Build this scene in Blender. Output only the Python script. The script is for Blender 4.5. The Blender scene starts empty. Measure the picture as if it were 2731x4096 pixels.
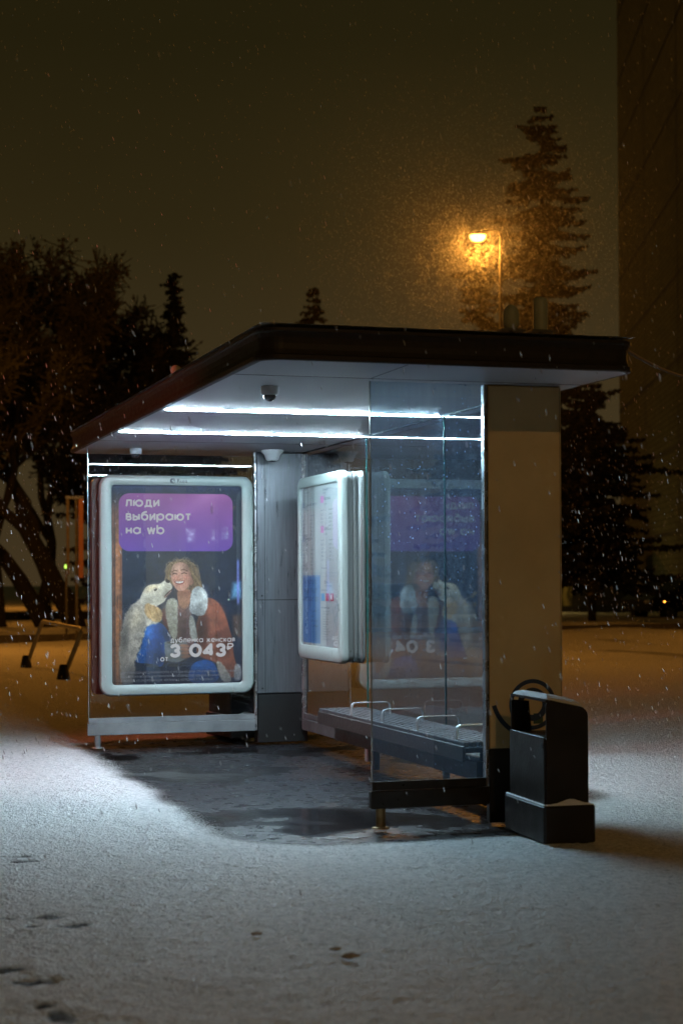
import bpy, math, random
import numpy as np
from mathutils import Vector, Matrix
R = math.radians
scene = bpy.context.scene
COL = scene.collection
random.seed(7)
rng = np.random.default_rng(11)

# ------------------------------------------------------------------ helpers
class MB:
    """collects vertices and faces in world coordinates"""
    def __init__(s): s.v = []; s.f = []; s.smooth = []
    def add(s, vs, fs, smooth=False):
        b = len(s.v); s.v += [tuple(map(float, p)) for p in vs]
        for f in fs: s.f.append([i + b for i in f]); s.smooth.append(smooth)
        return s
    def box(s, x0, x1, y0, y1, z0, z1):
        vs = [(x0,y0,z0),(x1,y0,z0),(x1,y1,z0),(x0,y1,z0),(x0,y0,z1),(x1,y0,z1),(x1,y1,z1),(x0,y1,z1)]
        return s.add(vs, [(3,2,1,0),(4,5,6,7),(0,1,5,4),(1,2,6,5),(2,3,7,6),(3,0,4,7)])
    def bbox(s, x0, x1, y0, y1, z0, z1, r=.006):
        """box with chamfered edges"""
        c = [(x0,x1),(y0,y1),(z0,z1)]; vs = []; idx = {}
        for sx in (0,1):
            for sy in (0,1):
                for sz in (0,1):
                    sg = (sx,sy,sz)
                    for ax in range(3):
                        p = []
                        for k in range(3):
                            e = c[k][sg[k]]
                            p.append(e if k == ax else e + (r if sg[k] == 0 else -r))
                        idx[(sg,ax)] = len(vs); vs.append(p)
        fs = []
        for ax in range(3):
            o = [k for k in range(3) if k != ax]
            for sv in (0,1):
                q = []
                for a, b in ((0,0),(1,0),(1,1),(0,1)):
                    sg = [0,0,0]; sg[ax] = sv; sg[o[0]] = a; sg[o[1]] = b
                    q.append(idx[(tuple(sg),ax)])
                fs.append(q)
        for ax in range(3):
            o = [k for k in range(3) if k != ax]
            for a in (0,1):
                for b in (0,1):
                    s0 = [0,0,0]; s1 = [0,0,0]; s1[ax] = 1
                    for sg in (s0,s1): sg[o[0]] = a; sg[o[1]] = b
                    fs.append([idx[(tuple(s0),o[0])], idx[(tuple(s0),o[1])], idx[(tuple(s1),o[1])], idx[(tuple(s1),o[0])]])
        for sx in (0,1):
            for sy in (0,1):
                for sz in (0,1):
                    fs.append([idx[((sx,sy,sz),k)] for k in range(3)])
        return s.add(vs, fs)
    def loft(s, rings, closed=True, caps=True, smooth=False):
        n = len(rings[0]); vs = [p for r in rings for p in r]; fs = []
        for i in range(len(rings)-1):
            for j in range(n if closed else n-1):
                k = (j+1) % n
                fs.append((i*n+j, i*n+k, (i+1)*n+k, (i+1)*n+j))
        s.add(vs, fs, smooth)
        if caps and closed:
            s.add(rings[0], [tuple(range(n))[::-1]]); s.add(rings[-1], [tuple(range(n))])
        return s
    def tube(s, pts, r, n=8, caps=True, smooth=True):
        pts = [Vector(p) for p in pts]
        rs = r if isinstance(r, (list, tuple)) else [r]*len(pts)
        rings = []; up0 = Vector((0,0,1))
        for i, p in enumerate(pts):
            a = pts[max(i-1,0)]; b = pts[min(i+1,len(pts)-1)]
            t = (b-a).normalized()
            ref = up0 if abs(t.dot(up0)) < .95 else Vector((0,1,0)) if abs(t.y) < .9 else Vector((1,0,0))
            u = t.cross(ref).normalized(); w = u.cross(t)
            rings.append([tuple(p + (u*math.cos(2*math.pi*k/n) + w*math.sin(2*math.pi*k/n))*rs[i]) for k in range(n)])
        return s.loft(rings, True, caps, smooth)
    def lathe(s, prof, cx, cy, n=20, smooth=True):
        rings = [[(cx+r*math.cos(2*math.pi*k/n), cy+r*math.sin(2*math.pi*k/n), z) for k in range(n)] for r, z in prof]
        return s.loft(rings, True, True, smooth)

def mesh_obj(name, verts, faces, mat, parent=None, smooth=None, loc=None):
    me = bpy.data.meshes.new(name)
    off = Vector(loc) if loc else (world_loc(parent) if parent else Vector((0,0,0)))
    me.from_pydata([(v[0]-off.x, v[1]-off.y, v[2]-off.z) for v in verts], [], faces)
    me.update()
    if smooth: me.polygons.foreach_set('use_smooth', smooth if isinstance(smooth, list) else [True]*len(me.polygons))
    o = bpy.data.objects.new(name, me); COL.objects.link(o)
    if mat: me.materials.append(mat)
    if parent: o.parent = parent
    elif loc: o.location = loc
    return o
def world_loc(o):
    l = Vector((0,0,0))
    while o: l = l + o.location; o = o.parent
    return l
def obj(name, mb, mat, parent=None, loc=None): return mesh_obj(name, mb.v, mb.f, mat, parent, mb.smooth, loc)
def fast_mesh(name, V, F, mat, parent=None, loc=None, smooth=False):
    """V (n,3) array, F (m,k) array"""
    V = np.asarray(V, dtype=np.float64).copy(); F = np.asarray(F, dtype=np.int32)
    off = Vector(loc) if loc else (world_loc(parent) if parent else Vector((0,0,0)))
    V -= np.array(off)
    me = bpy.data.meshes.new(name); k = F.shape[1]
    me.vertices.add(len(V)); me.vertices.foreach_set('co', V.astype(np.float32).ravel())
    me.loops.add(F.size); me.loops.foreach_set('vertex_index', F.ravel())
    me.polygons.add(len(F)); me.polygons.foreach_set('loop_start', np.arange(0, F.size, k, dtype=np.int32))
    me.polygons.foreach_set('loop_total', np.full(len(F), k, dtype=np.int32))
    me.update(calc_edges=True)
    if smooth: me.polygons.foreach_set('use_smooth', np.ones(len(F), dtype=bool))
    o = bpy.data.objects.new(name, me); COL.objects.link(o)
    if mat: me.materials.append(mat)
    if parent: o.parent = parent
    elif loc: o.location = loc
    return o
def tag(o, label, cat, group=None):
    o['label'] = label; o['category'] = cat
    if group: o['group'] = group
    return o
def thing(name, label, cat, loc, group=None):
    o = bpy.data.objects.new(name, None); COL.objects.link(o); o.location = loc; o.empty_display_size = .2
    return tag(o, label, cat, group)
def struct(o): o['kind'] = 'structure'; return o
def copy_tree(o, parent=None):
    c = o.copy(); COL.objects.link(c); c.parent = parent
    for ch in list(o.children): copy_tree(ch, c)
    return c

# ------------------------------------------------------------------ materials
def mat(name, col=(.5,.5,.5), rough=.5, metal=0., bump=0., bscale=40., var=0., vscale=6., spec=.5, coat=0., rvar=0., stretch=None, vcol=None, emis=None, estr=0):
    m = bpy.data.materials.new(name); m.use_nodes = True; nt = m.node_tree; n = nt.nodes; l = nt.links
    b = n['Principled BSDF']; b.inputs['Base Color'].default_value = (*col,1); b.inputs['Roughness'].default_value = rough
    b.inputs['Metallic'].default_value = metal; b.inputs['Specular IOR Level'].default_value = spec
    b.inputs['Coat Weight'].default_value = coat
    tc = n.new('ShaderNodeTexCoord'); mp = n.new('ShaderNodeMapping'); l.new(tc.outputs['Object'], mp.inputs[0])
    if stretch: mp.inputs['Scale'].default_value = stretch
    if var or rvar:
        t = n.new('ShaderNodeTexNoise'); t.inputs['Scale'].default_value = vscale; t.inputs['Detail'].default_value = 8
        t.inputs['Roughness'].default_value = .65; l.new(mp.outputs[0], t.inputs['Vector'])
    if var:
        c = n.new('ShaderNodeValToRGB'); c.color_ramp.elements[0].position = .32; c.color_ramp.elements[1].position = .7
        d = vcol if vcol else tuple(x*(1-var) for x in col)
        c.color_ramp.elements[0].color = (*d,1); c.color_ramp.elements[1].color = (*col,1)
        l.new(t.outputs[0], c.inputs[0]); l.new(c.outputs[0], b.inputs['Base Color'])
    if rvar:
        r = n.new('ShaderNodeMapRange'); r.inputs['From Min'].default_value = .3; r.inputs['From Max'].default_value = .7
        r.inputs['To Min'].default_value = max(.02, rough-rvar); r.inputs['To Max'].default_value = rough+rvar
        l.new(t.outputs[0], r.inputs[0]); l.new(r.outputs[0], b.inputs['Roughness'])
    if bump:
        t2 = n.new('ShaderNodeTexNoise'); t2.inputs['Scale'].default_value = bscale; t2.inputs['Detail'].default_value = 5
        l.new(mp.outputs[0], t2.inputs['Vector'])
        bp = n.new('ShaderNodeBump'); bp.inputs['Strength'].default_value = bump; bp.inputs['Distance'].default_value = .01
        l.new(t2.outputs[0], bp.inputs['Height']); l.new(bp.outputs[0], b.inputs['Normal'])
    if emis: b.inputs['Emission Color'].default_value = (*emis,1); b.inputs['Emission Strength'].default_value = estr
    return m
def emission(name, col, s):
    m = bpy.data.materials.new(name); m.use_nodes = True; nt = m.node_tree; nt.nodes.clear()
    e = nt.nodes.new('ShaderNodeEmission'); e.inputs[0].default_value = (*col,1); e.inputs[1].default_value = s
    o = nt.nodes.new('ShaderNodeOutputMaterial'); nt.links.new(e.outputs[0], o.inputs[0]); return m

LED_S = 960.
M = {}
M['ceiling'] = mat('ceiling_metal', (.44,.47,.53), .42, .25, bump=.05, bscale=3, var=.14, vscale=1.2, rvar=.08, stretch=(1,6,1))
M['fascia'] = mat('fascia_brown_paint', (.026,.018,.014), .46, .0, bump=.15, bscale=160, vcol=(.014,.011,.008), var=.35, vscale=30, rvar=.10, coat=.0, spec=.22)
M['roofsnow'] = mat('roof_snow', (.72,.74,.78), .8, bump=.6, bscale=60)
M['brushed'] = mat('brushed_column_metal', (.23,.245,.275), .33, .75, bump=.06, bscale=30, var=.3, vscale=3, rvar=.08, stretch=(18,18,1))
M['tan'] = mat('beige_column_paint', (.66,.48,.22), .42, 0, bump=.03, bscale=90, var=.22, vscale=1.6, rvar=.05)
M['trim'] = mat('aluminium_trim', (.55,.56,.58), .28, .85, var=.2, vscale=9, rvar=.1)
M['black'] = mat('black_plinth', (.006,.0065,.007), .5, bump=.2, bscale=60, var=.5, vscale=12)
M['bronze'] = mat('bronze_rail_paint', (.03,.024,.017), .35, .3, bump=.08, bscale=80, var=.4, vscale=15, rvar=.1)
M['steelrail'] = mat('galvanised_rail', (.33,.37,.39), .38, .6, bump=.12, bscale=50, var=.3, vscale=7, rvar=.1)
M['whiteframe'] = mat('white_frame_paint', (.27,.325,.315), .32, 0, bump=.03, bscale=14, var=.07, vscale=5, rvar=.06)
M['caseside'] = mat('case_side_aluminium', (.28,.305,.305), .3, .6, bump=.06, bscale=20, var=.2, vscale=4, rvar=.08, stretch=(1,1,.3))
M['groove'] = mat('dark_gasket', (.02,.022,.025), .6)
M['gasket'] = mat('outer_gasket', (.03,.04,.045), .5)
M['back_reflection'] = mat('case_back_red_reflection', (.16,.05,.03), .45, var=.3)
M['slat'] = mat('wet_wood_slat', (.07,.072,.08), .35, bump=.5, bscale=35, var=.6, vscale=16, rvar=.15, stretch=(4,.6,4))
M['fasciabench'] = mat('bench_apron_board', (.036,.027,.025), .5, bump=.3, bscale=40, var=.45, vscale=9)
M['chrome'] = mat('armrest_steel', (.75,.77,.8), .33, .8)
M['concrete'] = mat('rough_concrete', (.14,.13,.12), .75, bump=.8, bscale=25, var=.4, vscale=8)
M['bin'] = mat('bin_brown_steel', (.013,.009,.007), .45, .1, bump=.12, bscale=70, var=.45, vscale=9, rvar=.12)
M['bindoor'] = mat('bin_door_steel', (.034,.026,.022), .42, .1, bump=.15, bscale=60, var=.35, vscale=7, rvar=.1)
M['camwhite'] = mat('camera_housing', (.62,.66,.70), .45, var=.1)
M['camdome'] = mat('smoked_dome', (.02,.025,.035), .06, 0, coat=1)
M['grey'] = mat('antenna_plastic', (.34,.34,.24), .5, var=.2)
M['navy'] = mat('navy_sticker', (.012,.028,.06), .5, var=.15)
M['green'] = mat('green_sticker', (.05,.09,.04), .5, var=.15)
M['pole'] = mat('grey_pole_paint', (.12,.11,.09), .45, .3, var=.3)
M['bark'] = mat('dark_bark', (.020,.017,.014), .9, bump=1., bscale=8, var=.5, vscale=5, stretch=(3,3,.6))
M['twig'] = mat('bare_twigs', (.045,.042,.028), .9, var=.4, vscale=2)
M['leafdry'] = mat('dry_leaf_tufts', (.085,.07,.045), .9, var=.5, vscale=1.2)
M['needle'] = mat('spruce_needles', (.013,.014,.008), .85, var=.55, vscale=.9)
M['needle2'] = mat('spruce_snow_dusted', (.10,.085,.06), .9, var=.5, vscale=2)
M['rubber'] = mat('black_rubber', (.012,.012,.012), .7)
M['carpaint'] = mat('dark_car_paint', (.02,.02,.022), .25, .2, coat=.6, var=.2)
M['carglass'] = mat('car_glass', (.01,.012,.014), .08)
M['kerb'] = mat('kerb_stone', (.07,.065,.06), .85, bump=.6, bscale=20, var=.4)
M['cable'] = mat('cable_sheath', (.05,.045,.035), .6)
M['lamppole'] = mat('lamp_pole_paint', (.02,.018,.015), .6)
M['led'] = emission('led_diffuser', (.66,.88,1.), LED_S)

def glass_mat(name, dirt=.02, specks=.5, tint=(.88,.95,.94), topheavy=False):
    m = bpy.data.materials.new(name); m.use_nodes = True; nt = m.node_tree; n = nt.nodes; l = nt.links; n.clear()
    out = n.new('ShaderNodeOutputMaterial')
    tr = n.new('ShaderNodeBsdfTransparent'); tr.inputs[0].default_value = (*tint,1)
    gl = n.new('ShaderNodeBsdfGlossy'); gl.inputs['Roughness'].default_value = .012; gl.inputs[0].default_value = (.95,.97,1,1)
    geo = n.new('ShaderNodeNewGeometry'); ior = n.new('ShaderNodeMapRange')
    ior.inputs['To Min'].default_value = 1.5; ior.inputs['To Max'].default_value = 1/1.5
    l.new(geo.outputs['Backfacing'], ior.inputs[0])
    fr = n.new('ShaderNodeFresnel'); l.new(ior.outputs[0], fr.inputs[0])
    a = n.new('ShaderNodeMath'); a.operation = 'MULTIPLY'; a.inputs[1].default_value = 2; l.new(fr.outputs[0], a.inputs[0])
    b = n.new('ShaderNodeMath'); b.operation = 'ADD'; b.inputs[1].default_value = 1; l.new(fr.outputs[0], b.inputs[0])
    c = n.new('ShaderNodeMath'); c.operation = 'DIVIDE'; l.new(a.outputs[0], c.inputs[0]); l.new(b.outputs[0], c.inputs[1])
    mx = n.new('ShaderNodeMixShader'); l.new(c.outputs[0], mx.inputs[0]); l.new(tr.outputs[0], mx.inputs[1]); l.new(gl.outputs[0], mx.inputs[2])
    # dirt and droplets: a thin diffuse / translucent film
    df = n.new('ShaderNodeBsdfDiffuse'); df.inputs[0].default_value = (.36,.60,.95,1)
    tl = n.new('ShaderNodeBsdfTranslucent'); tl.inputs[0].default_value = (.36,.60,.95,1)
    dm = n.new('ShaderNodeMixShader'); dm.inputs[0].default_value = .5; l.new(df.outputs[0], dm.inputs[1]); l.new(tl.outputs[0], dm.inputs[2])
    tc = n.new('ShaderNodeTexCoord'); mp = n.new('ShaderNodeMapping'); mp.inputs['Scale'].default_value = (1,1,.55); l.new(tc.outputs['Object'], mp.inputs[0])
    vo = n.new('ShaderNodeTexVoronoi'); vo.inputs['Scale'].default_value = 62; l.new(mp.outputs[0], vo.inputs['Vector'])
    vr = n.new('ShaderNodeMapRange'); vr.inputs['From Min'].default_value = .05; vr.inputs['From Max'].default_value = .19
    vr.inputs['To Min'].default_value = 1; vr.inputs['To Max'].default_value = 0; l.new(vo.outputs['Distance'], vr.inputs[0])
    # only some cells carry a drop
    sp = n.new('ShaderNodeSeparateColor'); l.new(vo.outputs['Color'], sp.inputs[0])
    th = n.new('ShaderNodeMath'); th.operation = 'GREATER_THAN'; th.inputs[1].default_value = .62; l.new(sp.outputs[0], th.inputs[0])
    dr = n.new('ShaderNodeMath'); dr.operation = 'MULTIPLY'; l.new(vr.outputs[0], dr.inputs[0]); l.new(th.outputs[0], dr.inputs[1])
    no = n.new('ShaderNodeTexNoise'); no.inputs['Scale'].default_value = 3; no.inputs['Detail'].default_value = 6; l.new(mp.outputs[0], no.inputs['Vector'])
    nr = n.new('ShaderNodeMapRange'); nr.inputs['From Min'].default_value = .4; nr.inputs['From Max'].default_value = .7; l.new(no.outputs[0], nr.inputs[0])
    dn = n.new('ShaderNodeMath'); dn.operation = 'MULTIPLY'; l.new(dr.outputs[0], dn.inputs[0]); l.new(nr.outputs[0], dn.inputs[1])
    ds = n.new('ShaderNodeMath'); ds.operation = 'MULTIPLY'; ds.inputs[1].default_value = specks; l.new(dn.outputs[0], ds.inputs[0])
    # streaky haze
    mp2 = n.new('ShaderNodeMapping'); mp2.inputs['Scale'].default_value = (30,30,2.5); l.new(tc.outputs['Object'], mp2.inputs[0])
    n2 = n.new('ShaderNodeTexNoise'); n2.inputs['Scale'].default_value = 1; n2.inputs['Detail'].default_value = 7; l.new(mp2.outputs[0], n2.inputs['Vector'])
    h = n.new('ShaderNodeMath'); h.operation = 'MULTIPLY'; h.inputs[1].default_value = dirt*2; l.new(n2.outputs[0], h.inputs[0])
    if topheavy:
        sz = n.new('ShaderNodeSeparateXYZ'); l.new(geo.outputs['Position'], sz.inputs[0])
        zr = n.new('ShaderNodeMapRange'); zr.inputs['From Min'].default_value = .6; zr.inputs['From Max'].default_value = 2.5
        zr.inputs['To Min'].default_value = .45; zr.inputs['To Max'].default_value = 1.9; l.new(sz.outputs[2], zr.inputs[0])
        h2 = n.new('ShaderNodeMath'); h2.operation = 'MULTIPLY'; l.new(h.outputs[0], h2.inputs[0]); l.new(zr.outputs[0], h2.inputs[1]); h = h2
        d2 = n.new('ShaderNodeMath'); d2.operation = 'MULTIPLY'; l.new(ds.outputs[0], d2.inputs[0]); l.new(zr.outputs[0], d2.inputs[1]); ds = d2
    ad = n.new('ShaderNodeMath'); ad.operation = 'ADD'; ad.use_clamp = True; l.new(h.outputs[0], ad.inputs[0]); l.new(ds.outputs[0], ad.inputs[1])
    fin = n.new('ShaderNodeMixShader'); l.new(ad.outputs[0], fin.inputs[0]); l.new(mx.outputs[0], fin.inputs[1]); l.new(dm.outputs[0], fin.inputs[2])
    l.new(fin.outputs[0], out.inputs[0]); return m
M['glass'] = glass_mat('shelter_glass', .006, .12)
M['glassnear'] = glass_mat('dirty_shelter_glass', .075, 1.6, tint=(.62,.75,.80), topheavy=True)
M['coverglass'] = glass_mat('case_cover_glass', .004, .06, tint=(.96,.98,.98))
M['glassedge'] = mat('green_glass_edge', (.02,.10,.09), .2, emis=None)

# ------------------------------------------------------------------ text
def text_geo(items, xdir, ydir, origin):
    """items: (string, x, y, size, align, bold offset, x stretch); returns verts, faces on the plane"""
    xd = Vector(xdir); yd = Vector(ydir); og = Vector(origin); V = []; F = []
    dg = bpy.context.evaluated_depsgraph_get()
    for s, x, y, size, al, off, sx in items:
        cu = bpy.data.curves.new('t', 'FONT'); cu.body = s; cu.size = size; cu.align_x = al; cu.offset = off; cu.resolution_u = 3
        o = bpy.data.objects.new('t', cu); COL.objects.link(o); dg.update()
        me = bpy.data.meshes.new_from_object(o.evaluated_get(dg))
        b = len(V)
        for v in me.vertices: V.append(tuple(og + xd*(x + v.co.x*sx) + yd*(y + v.co.y)))
        for p in me.polygons: F.append([i+b for i in p.vertices])
        bpy.data.objects.remove(o); bpy.data.curves.remove(cu); bpy.data.meshes.remove(me)
    return V, F
def text_obj(name, items, xdir, ydir, origin, m, parent):
    V, F = text_geo(items, xdir, ydir, origin)
    return mesh_obj(name, V, F, m, parent)

def _arc(cx, cy, rx, ry, a0, a1, n=18): return [(cx+rx*math.cos(R(a0+(a1-a0)*k/n)), cy+ry*math.sin(R(a0+(a1-a0)*k/n))) for k in range(n+1)]
_O = _arc(.5,.5,.5,.5,0,360,28)
GL = {'и':([[(0,1),(0,0),(.66,1),(.66,0)]],.66),'л':([[(-.02,0),(.08,.06),(.14,.3),(.18,1),(.74,1),(.74,0)]],.74),'ю':([[(0,0),(0,1)],[(0,.5),(.3,.5)],_arc(.78,.5,.48,.5,0,360,28)],1.26),
 'д':([[(.14,0),(.22,.4),(.25,1),(.74,1),(.74,0)],[(0,-.25),(0,0),(.9,0),(.9,-.25)]],.9),'в':([[(0,0),(0,1),(.36,1)]+_arc(.36,.76,.24,.24,90,-90)+[(0,.52)],[(.36,.52)]+_arc(.4,.26,.26,.26,90,-90)+[(0,0)]],.66),
 'ы':([[(0,1),(0,0),(.3,0)]+_arc(.32,.29,.29,.29,-90,90)+[(0,.58)],[(.86,0),(.86,1)]],.86),'б':([_arc(.46,.47,.46,.47,0,360,28),[(0,.5),(.02,.85),(.14,1.15),(.4,1.33),(.82,1.42)]],.94),
 'р':([_O,[(0,1),(0,-.45)]],1.),'а':([_O,[(1,1),(1,0)]],1.),'т':([[(0,1),(.74,1)],[(.37,1),(.37,0)]],.74),'н':([[(0,0),(0,1)],[(0,.5),(.7,.5)],[(.7,0),(.7,1)]],.7),
 'w':([[(0,1),(.26,0),(.55,1),(.84,0),(1.1,1)]],1.1),'b':([_O,[(0,0),(0,1.5)]],1.),'у':([[(0,1),(.36,.08)],[(.74,1),(.3,-.18),(.16,-.42),(-.02,-.42)]],.74),'е':([[(.02,.5),(.98,.5)]+_arc(.5,.5,.48,.5,0,315,24)],1.),
 'к':([[(0,0),(0,1)],[(0,.46),(.2,.5),(.62,1)],[(.2,.5),(.66,0)]],.66),'ж':([[(.5,0),(.5,1)],[(.03,1),(.36,.5),(.64,.5),(.97,1)],[(0,0),(.36,.5)],[(.64,.5),(1,0)]],1.),'с':([_arc(.5,.5,.5,.5,48,312,24)],.88),
 'я':([[(.64,0),(.64,1),(.3,1)]+_arc(.3,.74,.27,.26,90,270)+[(.64,.48)],[(.34,.48),(0,0)]],.64),'о':([_O],1.),
 '3':([_arc(.44,1.03,.40,.36,160,-90)+[],_arc(.44,.34,.44,.36,90,-160)],.9),'0':([_arc(.56,.7,.56,.7,0,360,30)],1.12),'4':([[(.78,0),(.78,1.4),(0,.38),(1.02,.38)]],1.02),
 'P':([[(.2,0),(.2,1.4),(.62,1.4)]+_arc(.62,1.04,.36,.36,90,-90)+[(0,.68)],[(0,.34),(.62,.34)]],1.),' ':([],.42)}
def stroke_text(txt, x0, x1, base, xh, th, P, jit):
    """rounded monoline letters as flat strokes, stretched to run from x0 to x1; P(x,y,k) -> xyz"""
    gap = .2+th/xh*.9; adv = 0; lay = []
    for ch in txt: g = GL[ch]; lay.append((g[0], adv)); adv += g[1]+gap
    tot = adv-gap; sc = (x1-x0-th)/tot; h = (xh-th) if '3' not in txt and 'P' not in txt else (xh-th)
    mb = MB(); k = 0
    for strokes, off in lay:
        for st in strokes:
            pts = [(x0+th/2+(off+px)*sc, base+th/2+py*h) for px, py in st]
            for (ax, ay), (bx, by) in zip(pts[:-1], pts[1:]):
                d = math.hypot(bx-ax, by-ay)
                if d < 1e-9: continue
                nx_, ny_ = -(by-ay)/d*th/2, (bx-ax)/d*th/2; k += 1; q = (k % 40)*jit
                mb.add([P(ax-nx_,ay-ny_,q),P(bx-nx_,by-ny_,q),P(bx+nx_,by+ny_,q),P(ax+nx_,ay+ny_,q)], [(0,1,2,3)])
            for px, py in pts[1:-1]:
                k += 1; q = (k % 40)*jit; mb.add([P(px+th/2*math.cos(R(a)), py+th/2*math.sin(R(a)), q) for a in range(0,360,45)], [tuple(range(8))])
    return mb
def rrect(u0, u1, w0, w1, r, n=8):
    pts = []
    for cx, cy, a0 in ((u1-r,w1-r,0),(u0+r,w1-r,90),(u0+r,w0+r,180),(u1-r,w0+r,270)):
        for k in range(n+1):
            a = R(a0 + 90*k/n); pts.append((cx+r*math.cos(a), cy+r*math.sin(a)))
    return pts
def ring_frame(mb, plane, outer, inner, d0, d1, bev=.012):
    """a rounded frame between outer and inner loops; plane(u,w,d) -> xyz; d0 is the front"""
    s = 1 if d1 > d0 else -1
    def off(loop, k):
        cx = sum(p[0] for p in loop)/len(loop); cy = sum(p[1] for p in loop)/len(loop)
        hw = max(p[0] for p in loop)-cx; hh = max(p[1] for p in loop)-cy
        return [(cx+(p[0]-cx)*(hw-k)/hw, cy+(p[1]-cy)*(hh-k)/hh) for p in loop]
    loops = [(outer, d1), (outer, d0+s*bev), (off(outer,bev*.4), d0+s*bev*.35), (off(outer,bev), d0), (off(inner,-bev*.5), d0), (inner, d0+s*bev*.5), (inner, d0+s*.02), ]
    rings = [[plane(u,w,d) for u,w in lp] for lp, d in loops]
    mb.loft(rings, True, False, True)

# ------------------------------------------------------------------ camera
cam_d = bpy.data.cameras.new('camera'); cam = bpy.data.objects.new('camera', cam_d); COL.objects.link(cam); scene.camera = cam
fwd = Vector((0.29642575,0.95499242,0.01101131)); rt = Vector((0.95505420,-0.29638377,-0.00530391)); up = Vector((0.00180162,-0.01208862,0.99992531))
CAM = Vector((-4.2094,-9.2401,1.38))
cam.matrix_world = Matrix(((rt.x,up.x,-fwd.x,CAM.x),(rt.y,up.y,-fwd.y,CAM.y),(rt.z,up.z,-fwd.z,CAM.z),(0,0,0,1)))
cam_d.sensor_fit = 'VERTICAL'; cam_d.sensor_height = 36; cam_d.sensor_width = 24
cam_d.lens = 3984.84/2352*36; cam_d.shift_y = 118.28/2352; cam_d.clip_end = 2000; cam_d.clip_start = .1
cam_d.dof.use_dof = True; cam_d.dof.focus_distance = 12.; cam_d.dof.aperture_fstop = 2.6

# ------------------------------------------------------------------ world: low night cloud lit by the city
w = bpy.data.worlds.new('World'); scene.world = w; w.use_nodes = True; nt = w.node_tree; n = nt.nodes; l = nt.links
bg = n['Background']; tc = n.new('ShaderNodeTexCoord'); sx = n.new('ShaderNodeSeparateXYZ'); l.new(tc.outputs['Generated'], sx.inputs[0])
cr = n.new('ShaderNodeValToRGB'); l.new(sx.outputs[2], cr.inputs[0]); e = cr.color_ramp.elements
e[0].position = 0; e[0].color = (.050,.033,.014,1); e[1].position = 1; e[1].color = (.006,.005,.0016,1)
for p, c in ((.06,(.048,.0330,.0138)),(.13,(.040,.0278,.0108)),(.2,(.0275,.0195,.0062)),(.3,(.0165,.0125,.0037))):
    q = e.new(p); q.color = (*c,1)
no = n.new('ShaderNodeTexNoise'); no.inputs['Scale'].default_value = 2.2; no.inputs['Detail'].default_value = 5; l.new(tc.outputs['Generated'], no.inputs['Vector'])
mr = n.new('ShaderNodeMapRange'); mr.inputs['To Min'].default_value = .72; mr.inputs['To Max'].default_value = 1.28; l.new(no.outputs[0], mr.inputs[0])
mul = n.new('ShaderNodeVectorMath'); mul.operation = 'SCALE'; l.new(cr.outputs[0], mul.inputs[0]); l.new(mr.outputs[0], mul.inputs['Scale'])
sky = n.new('ShaderNodeTexSky'); sky.sky_type = 'NISHITA'; sky.sun_disc = False; sky.sun_elevation = R(-12); sky.sun_rotation = R(200)
sk = n.new('ShaderNodeVectorMath'); sk.operation = 'SCALE'; sk.inputs['Scale'].default_value = .05; l.new(sky.outputs[0], sk.inputs[0])
ad = n.new('ShaderNodeVectorMath'); ad.operation = 'ADD'; l.new(mul.outputs[0], ad.inputs[0]); l.new(sk.outputs[0], ad.inputs[1])
l.new(ad.outputs[0], bg.inputs[0]); bg.inputs[1].default_value = 1.

# ------------------------------------------------------------------ ground
def vnoise(x, y, seed=0):
    xi = np.floor(x).astype(np.int64); yi = np.floor(y).astype(np.int64); xf = x-xi; yf = y-yi
    def h(a, b):
        k = (a*374761393 + b*668265263 + seed*974634777) & 0x7fffffff
        k = ((k ^ (k >> 13))*1274126177) & 0x7fffffff
        return ((k ^ (k >> 16)) & 0xffff)/65535.
    u = xf*xf*(3-2*xf); v = yf*yf*(3-2*yf)
    return (h(xi,yi)*(1-u)+h(xi+1,yi)*u)*(1-v)+(h(xi,yi+1)*(1-u)+h(xi+1,yi+1)*u)*v
def fbm(x, y, o=4, seed=0):
    s = 0; a = .5; t = 0
    for k in range(o): s = s + a*vnoise(x*2**k, y*2**k, seed+k); t += a; a *= .5
    return s/t
def axis(segs):
    out = []
    for a, b, st in segs: out += list(np.arange(a, b, st))
    out.append(segs[-1][1]); return np.array(out)
gx = axis([(-900,-100,100),(-100,-20,8),(-20,-6,1),(-6,-4.3,.06),(-4.3,1.6,.017),(1.6,5,.05),(5,30,.7),(30,110,8),(110,900,100)])
gy = axis([(-300,-20,20),(-20,-6,1),(-6,-4.9,.05),(-4.9,0,.015),(0,8,.03),(8,20,.12),(20,60,.8),(60,1200,60)])
X, Y = np.meshgrid(gx, gy)
Z = (fbm(X*1.3, Y*1.3, 3, 5)-.5)*.018 + (fbm(X*17, Y*17, 3, 9)-.5)*.020+(fbm(X*5, Y*5, 3, 19)-.5)*.014*(np.hypot(X+2,Y) < 9)
far = np.clip((np.hypot(X, Y)-10)/20, 0, 1); Z += far*(fbm(X*.25, Y*.25, 3, 3)-.45)*.14
snow = np.ones_like(X)
# bare wet asphalt under the roof
def sdbox(X, Y, x0, x1, y0, y1, r):
    qx = np.abs(X-(x0+x1)/2)-(x1-x0)/2+r; qy = np.abs(Y-(y0+y1)/2)-(y1-y0)/2+r
    return np.minimum(np.maximum(qx,qy),0)+np.hypot(np.maximum(qx,0),np.maximum(qy,0))-r
sd = np.minimum(sdbox(X, Y, -1.98, .08, -.42, 6.05, .5), sdbox(X, Y, -1.5, .75, .75, 6.05, .4)) + (fbm(X*2.2, Y*2.2, 3, 21)-.5)*.16
dry = np.clip(.5 - sd/.42, 0, 1)
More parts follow.
